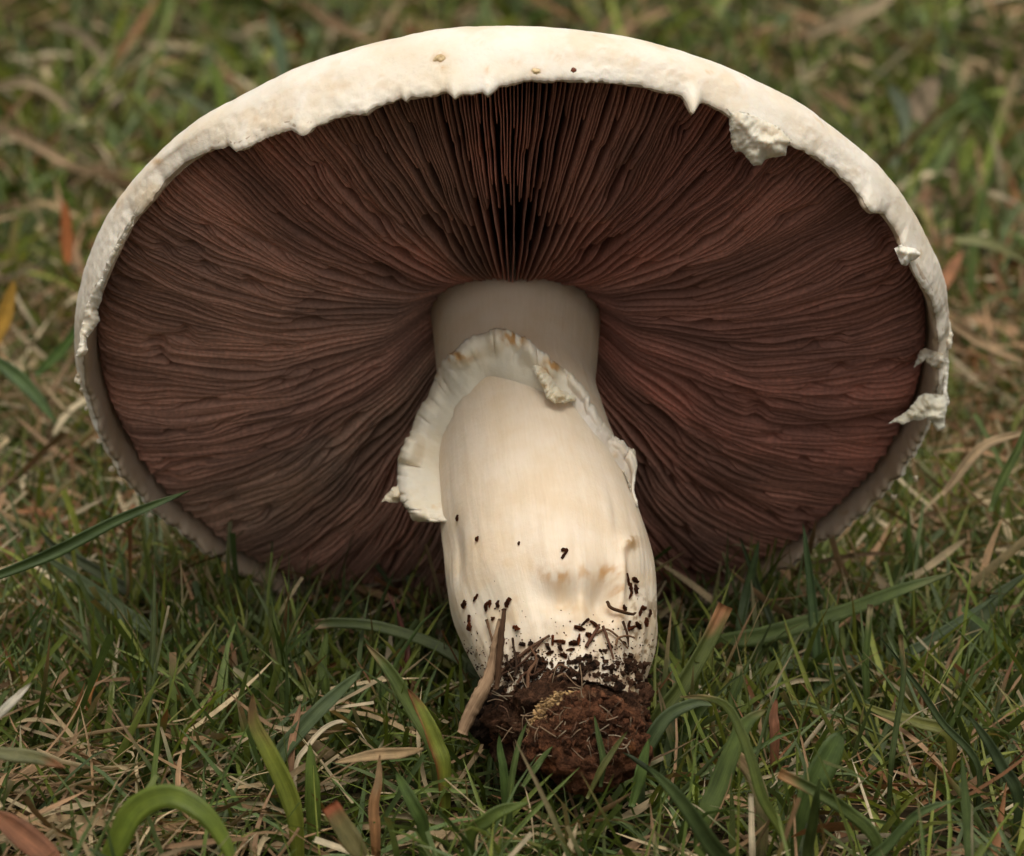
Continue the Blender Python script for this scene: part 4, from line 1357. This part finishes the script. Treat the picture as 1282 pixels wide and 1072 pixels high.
blade([(820, 912), (852, 862, 0), (885, 805, .001), (908, 758, .002)], 30, (0.075, 0.10, 0.030), 'green blade with a torn orange-brown end near the stem', tip=(0.42, 0.20, 0.10), tipamt=0.10, shape='cut', fold=0.4)
blade([(1085, 838), (1040, 832, 0), (980, 833, .001), (918, 838, .002)], 24, (0.055, 0.080, 0.035), 'dull flat blade lying level below the long sweeping blade', fold=0.1)
blade([(1024, 838), (1019, 770, 0), (1013, 710, 0), (1005, 655, 0)], 16, (0.055, 0.095, 0.045), 'slim upright blade standing before the lower cap edge', fold=0.4)
blade([(925, 800), (934, 745, .002), (944, 705, .002), (950, 676, .002)], 15, (0.045, 0.075, 0.030), 'slim dark blade before the gills beside another', fold=0.4)
blade([(968, 790), (950, 740, .003), (938, 705, .003), (926, 672, .003)], 11, G4, 'thin dark blade crossing the slim one before the gills', fold=0.3)
blade([(1002, 1040), (1018, 985, -.001), (1038, 945, -.001), (1053, 916, -.001)], 42, (0.065, 0.105, 0.035), 'wide paddle-shaped blade standing in the short grass', shape='paddle', fold=0.12)
blade([(925, 1110), (885, 1050, -.006), (850, 1000, -.010), (808, 957, -.013)], 28, (0.075, 0.115, 0.050), 'pale green blade slanting up towards the soil ball', fold=0.3)
blade([(802, 958), (815, 925, -.001), (838, 895, -.001), (872, 880, -.001), (892, 884, -.001)], 24, G2, 'blue-green blade curling out beside the soil ball', fold=0.2)
blade([(985, 1060), (955, 1000, -.002), (940, 950, -.002), (915, 890, -.001), (885, 874, -.001), (852, 872, 0)], 17, (0.085, 0.115, 0.030), 'olive blade bowing over with a straw-coloured tip', tip=(0.38, 0.28, 0.13), tipamt=0.16)
blade([(1085, 880), (1083, 840, 0), (1086, 800, 0), (1090, 757, 0)], 12, (0.060, 0.095, 0.028), 'upright green stalk with a snipped pale end', tip=(0.45, 0.36, 0.22), tipamt=0.03, shape='cut', fold=0.5)
blade([(1115, 965), (1122, 910, 0), (1131, 850, 0), (1127, 795, 0)], 10, (0.050, 0.075, 0.028), 'thin stalk with a brown snipped end above the paddle blade', tip=(0.30, 0.20, 0.10), tipamt=0.06, shape='cut', fold=0.5)
blade([(930, 915), (916, 880, 0), (924, 850, 0), (926, 832, 0)], 12, (0.060, 0.090, 0.028), 'short stalk with a pale snipped end beside the olive blade', tip=(0.45, 0.36, 0.22), tipamt=0.07, shape='cut', fold=0.4)
blade([(-40, 735), (60, 695, .004), (150, 650, .006), (238, 614, .008)], 17, (0.050, 0.085, 0.030), 'long narrow blade reaching up across the cap edge', fold=0.35, d=0.475)
blade([(180, 760), (140, 728, .001), (95, 700, .001), (68, 684, .001), (50, 664, .001)], 18, (0.045, 0.060, 0.032), 'dark bent stalk with a hooked pointed tip', fold=0.4)
blade([(205, 810), (150, 765, .001), (105, 730, .001), (52, 694, .001)], 26, G2, 'broad blue-green blade lying under the hooked stalk', fold=0.15)
blade([(500, 760), (470, 705, 0), (430, 640, 0), (392, 594, 0)], 8, (0.050, 0.065, 0.025), 'thin dark blade with an orange tip against the gills', tip=(0.50, 0.30, 0.12), tipamt=0.1, fold=0.3)
blade([(530, 938), (500, 943, 0), (465, 946, 0), (420, 955, 0)], 15, (0.32, 0.22, 0.12), 'tan dead leaf lying level among the green blades', shape='spindle', mat=M_DRY, name='dead_leaf', cat='dead leaf', d=0.435)
blade([(-30, 940), (15, 945, 0), (50, 950, 0), (82, 962, 0)], 20, (0.17, 0.17, 0.075), 'pale flat blade with a brown tip lying over the short grass', tip=(0.28, 0.13, 0.06), tipamt=0.2, d=0.415)
blade([(85, 1100), (55, 1068, 0), (20, 1040, 0), (-10, 1015, 0)], 34, (0.20, 0.085, 0.045), 'reddish brown dead leaf in the front grass', shape='spindle', mat=M_DRY, name='dead_leaf', cat='dead leaf', d=0.405)
blade([(-8, 902), (12, 882, 0), (40, 855, 0)], 12, (0.62, 0.58, 0.50), 'bleached white straw poking from the front grass', mat=M_DRY, name='straw', cat='straw', d=0.415)
blade([(455, 1075), (435, 1045, 0), (412, 1008, 0)], 30, (0.15, 0.13, 0.05), 'blunt olive leaf with a red-brown end', tip=(0.32, 0.10, 0.045), tipamt=0.2, shape='cut', d=0.410)
blade([(110, 885), (118, 855, 0), (126, 830, 0), (132, 808, 0)], 10, (0.34, 0.15, 0.05), 'orange dry straw bent at its tip', mat=M_DRY, name='straw', cat='straw')
blade([(588, 1050), (608, 1028, -.001), (630, 1014, -.001), (662, 1006, -.001)], 22, (0.090, 0.135, 0.032), 'fresh green leaf turned sideways below the soil ball', fold=0.15, shape='spindle')
blade([(530, 1040), (518, 1010, -.001), (505, 985, -.001), (495, 966, -.001)], 22, (0.070, 0.115, 0.035), 'stout pointed blade in front of the olive ones', fold=0.3)
blade([(632, 1000), (630, 965, -.001), (626, 940, -.001), (625, 920, -.001)], 14, (0.065, 0.110, 0.035), 'upright blade before the dark side of the soil ball', fold=0.35)
blade([(638, 1010), (642, 965, -.001), (650, 930, -.001), (660, 903, -.001)], 10, G1, 'narrow curved blade before the soil ball, beside the upright one', fold=0.35)
blade([(752, 985), (755, 955, -.001), (750, 925, -.001), (744, 895, -.001)], 9, (0.070, 0.105, 0.040), 'thin blade standing in front of the soil ball', fold=0.35, d=0.437)
blade([(735, 1000), (752, 965, -.001), (768, 940, -.001), (786, 915, -.001)], 9, (0.10, 0.11, 0.04), 'thin olive blade crossing the reddish straw', fold=0.35, d=0.436)
blade([(655, 985), (668, 965, 0), (680, 948, 0), (692, 935, 0)], 9, G1, 'small blade over the rusty corner of the soil ball', fold=0.3, d=0.437)
blade([(790, 1010), (800, 975, 0), (806, 950, 0), (812, 925, 0)], 16, (0.075, 0.125, 0.035), 'green blade hiding the edge of the soil ball', fold=0.3, d=0.436)
blade([(860, 1005), (842, 985, 0), (800, 955, 0), (780, 942, 0)], 8, (0.030, 0.045, 0.022), 'thin dark curled blade by the soil ball', fold=0.3, d=0.433)
blade([(880, 1035), (900, 985, 0), (915, 945, 0), (935, 905, 0), (960, 888, 0)], 34, (0.080, 0.120, 0.038), 'wide folded blade behind the pale slanting one', fold=0.3, tip=(0.25, 0.20, 0.09), tipamt=0.06)
blade([(955, 1010), (945, 975, 0), (925, 950, 0), (906, 942, 0)], 26, (0.20, 0.17, 0.08), 'withered blade with a frayed tan end', tip=(0.38, 0.26, 0.14), tipamt=0.3, shape='cut', mat=M_DRY)
blade([(942, 1072), (941, 1035, 0), (940, 994, 0)], 11, (0.50, 0.42, 0.30), 'pale cut straw standing among the front blades', mat=M_DRY, name='straw', cat='straw', shape='cut')
blade([(970, 925), (968, 900, 0), (972, 875, 0)], 16, (0.20, 0.085, 0.045), 'small reddish brown dead leaf standing in the grass', shape='spindle', mat=M_DRY, name='dead_leaf', cat='dead leaf')
blade([(1100, 1060), (1060, 1015, 0), (1020, 990, 0), (975, 968, 0)], 22, (0.075, 0.11, 0.035), 'green blade with a frayed orange end by the paddle blade', tip=(0.36, 0.20, 0.09), tipamt=0.12, shape='cut')
blade([(1010, 1075), (1016, 1040, -.004), (1022, 1005, -.008), (1026, 975, -.010)], 17, (0.085, 0.125, 0.045), 'blurred pale blade standing before the paddle blade', fold=0.3)
blade([(1225, 960), (1180, 905, 0), (1150, 860, 0), (1098, 792, 0)], 12, (0.055, 0.085, 0.040), 'narrow blade slanting across the snipped stalk', fold=0.3)
blade([(1130, 830), (1160, 805, 0), (1205, 775, 0), (1250, 745, 0)], 17, (0.055, 0.085, 0.045), 'blue-green blade rising over the lawn beyond the snipped stalks', fold=0.3)
blade([(1215, 800), (1232, 770, 0), (1250, 745, 0), (1290, 715, 0)], 24, (0.060, 0.085, 0.050), 'broad dusty green blade leaning out of the picture side', fold=0.2)
blade([(1275, 1000), (1255, 960, 0), (1235, 925, 0), (1212, 895, 0)], 20, (0.045, 0.070, 0.035), 'dark broad blade with a blunt tip in the side grass', fold=0.25)
blade([(1215, 1090), (1212, 1040, 0), (1208, 990, 0), (1204, 945, 0)], 17, (0.065, 0.100, 0.038), 'upright blade in the side grass before the blunt one', fold=0.3)
blade([(1080, 1095), (1110, 1060, -.002), (1150, 1020, -.004), (1200, 1000, -.004)], 18, (0.065, 0.105, 0.040), 'green blade leaning over the front side grass', fold=0.3)
blade([(960, 900), (1000, 880, 0), (1060, 900, 0), (1130, 935, 0)], 8, (0.080, 0.115, 0.045), 'fine arched grass stem bowing over the side grass', fold=0.3)
blade([(1190, 925), (1150, 905, 0), (1110, 895, 0), (1075, 880, 0)], 20, (0.12, 0.13, 0.035), 'yellowish blade lying behind the paddle blade', fold=0.2)
blade([(185, 875), (190, 820, 0), (192, 770, 0), (194, 700, 0)], 9, (0.07, 0.095, 0.045), 'straight thin stalk rising before the lower cap edge', fold=0.4)
blade([(170, 890), (215, 850, 0), (255, 800, 0), (272, 775, 0)], 7, (0.20, 0.18, 0.075), 'yellowing thin stalk leaning in the shaded grass', fold=0.3)
blade([(500, 850), (510, 815, .003), (498, 770, .004), (484, 738, .005)], 9, (0.16, 0.055, 0.040), 'dark red grass stalk in the shade beside the stem', fold=0.3)
blade([(820, 850), (845, 835, 0), (870, 805, 0), (862, 780, 0)], 7, (0.06, 0.09, 0.03), 'thin curved blade beside the stained flank of the stem', fold=0.3)
blade([(545, 820), (550, 800, 0), (556, 785, 0)], 7, (0.30, 0.24, 0.18), 'pale curled straw in the shade by the stem', mat=M_DRY, name='straw', cat='straw')
blade([(352, 835), (348, 800, 0), (342, 775, 0), (338, 755, 0)], 22, (0.065, 0.085, 0.025), 'olive blade standing in the cap shade', fold=0.3)
blade([(408, 865), (404, 835, 0), (406, 810, 0), (410, 790, 0)], 16, (0.070, 0.105, 0.030), 'green blade beneath the cut tip of the flat blade', fold=0.3)
blade([(395, 885), (386, 860, 0), (378, 845, 0), (368, 828, 0)], 14, (0.085, 0.105, 0.030), 'small olive blade with a brown needle tip', tip=(0.30, 0.18, 0.09), tipamt=0.25, fold=0.3)
blade([(470, 1052), (468, 1010, 0), (474, 980, 0), (476, 945, 0)], 18, (0.24, 0.12, 0.05), 'rusty withered blade splitting at its base', tip=(0.34, 0.22, 0.12), tipamt=0.3, mat=M_DRY)
blade([(365, 960), (366, 930, 0), (372, 900, 0), (376, 880, 0)], 12, (0.30, 0.17, 0.10), 'pinkish tan dead blade beside the bluish green one', mat=M_DRY)
blade([(370, 965), (385, 935, 0), (412, 908, 0), (440, 905, 0), (460, 930, 0)], 8, (0.55, 0.46, 0.33), 'bleached straw looped over the short grass', mat=M_DRY, name='straw', cat='straw')

# out-of-focus things behind
BACK = [([(-20, 150), (50, 185, 0), (100, 212, 0), (172, 218, 0)], 13, (0.34, 0.24, 0.15), 'blurred tan straw bent over behind the cap'), ([(60, 30), (95, 40, 0), (120, 60, 0), (135, 85, 0)], 13, (0.30, 0.24, 0.16), 'blurred grey-tan straw curving down in the back grass'),
        ([(-20, 112), (40, 105, 0), (95, 145, 0)], 14, (0.32, 0.25, 0.16), 'blurred pale straw lying in the back grass'), ([(375, 0), (420, 30, 0), (485, 62, 0)], 12, (0.34, 0.22, 0.13), 'blurred tan straw just above the cap edge'),
        ([(85, 330), (83, 290, 0), (80, 250, 0)], 18, (0.30, 0.10, 0.03), 'blurred rusty orange blade standing by the cap'), ([(-5, 430), (6, 395, 0), (18, 350, 0)], 22, (0.35, 0.20, 0.03), 'blurred orange and green leaf beside the rusty blade'),
        ([(1010, 45), (1050, 28, 0), (1095, 10, 0), (1125, -10, 0)], 20, (0.42, 0.33, 0.22), 'blurred pale tan dead leaf up the slope'), ([(1150, 150), (1158, 125, 0), (1172, 95, 0)], 36, (0.26, 0.20, 0.14), 'blurred grey-brown dead leaf up the slope'),
        ([(1135, 160), (1128, 130, 0), (1112, 105, 0)], 20, (0.13, 0.17, 0.14), 'blurred grey-green blade beside the grey-brown leaf'), ([(1175, 370), (1190, 340, 0), (1205, 315, 0)], 18, (0.36, 0.17, 0.09), 'blurred reddish dead leaf beyond the cap edge'),
        ([(1195, 300), (1240, 305, 0), (1300, 335, 0)], 14, (0.22, 0.24, 0.13), 'blurred pale green blade arching beyond the cap'), ([(1180, 395), (1230, 430, 0), (1285, 455, 0)], 13, (0.40, 0.28, 0.17), 'blurred tan straw lying beyond the cap edge'),
        ([(280, 160), (275, 110, 0), (262, 78, 0)], 16, (0.14, 0.21, 0.04), 'blurred yellow-green blade just behind the cap'), ([(1205, 215), (1212, 190, 0), (1218, 170, 0)], 22, (0.15, 0.20, 0.04), 'blurred yellow-green blade up the slope'),
        ([(355, 110), (350, 60, 0), (335, 15, 0)], 18, (0.10, 0.15, 0.10), 'blurred grey-green blade behind the cap'), ([(60, 205), (130, 216, 0), (172, 213, 0)], 9, (0.32, 0.22, 0.13), 'blurred thin straw touching the cap edge from behind'),
        ([(-20, 440), (30, 480, 0), (70, 530, 0)], 20, (0.07, 0.12, 0.05), 'blurred broad green blade slanting beside the cap'), ([(45, 470), (80, 435, 0), (100, 400, 0)], 15, (0.06, 0.11, 0.03), 'blurred green blade rising beside the cap'),
        ([(1240, 640), (1255, 600, 0), (1275, 560, 0), (1290, 520, 0)], 12, (0.08, 0.12, 0.04), 'blurred green blade with a tan tip at the side'), ([(1180, 620), (1230, 560, 0), (1290, 540, 0)], 14, (0.36, 0.26, 0.16), 'blurred tan straw lying at the side')]
for px, w, col, lab in BACK:
    _, dd = ground_hit(px[0][0], max(px[0][1], px[-1][1]) + 6, 0.026)
    dry = col[0] > col[1]
    blade(px, w, col, lab, d=dd, mat=M_DRY if dry else M_LEAF, name='straw' if 'straw' in lab else ('dead_leaf' if 'leaf' in lab else 'grass_blade'), cat='straw' if 'straw' in lab else ('dead leaf' if 'leaf' in lab else 'grass blade'))
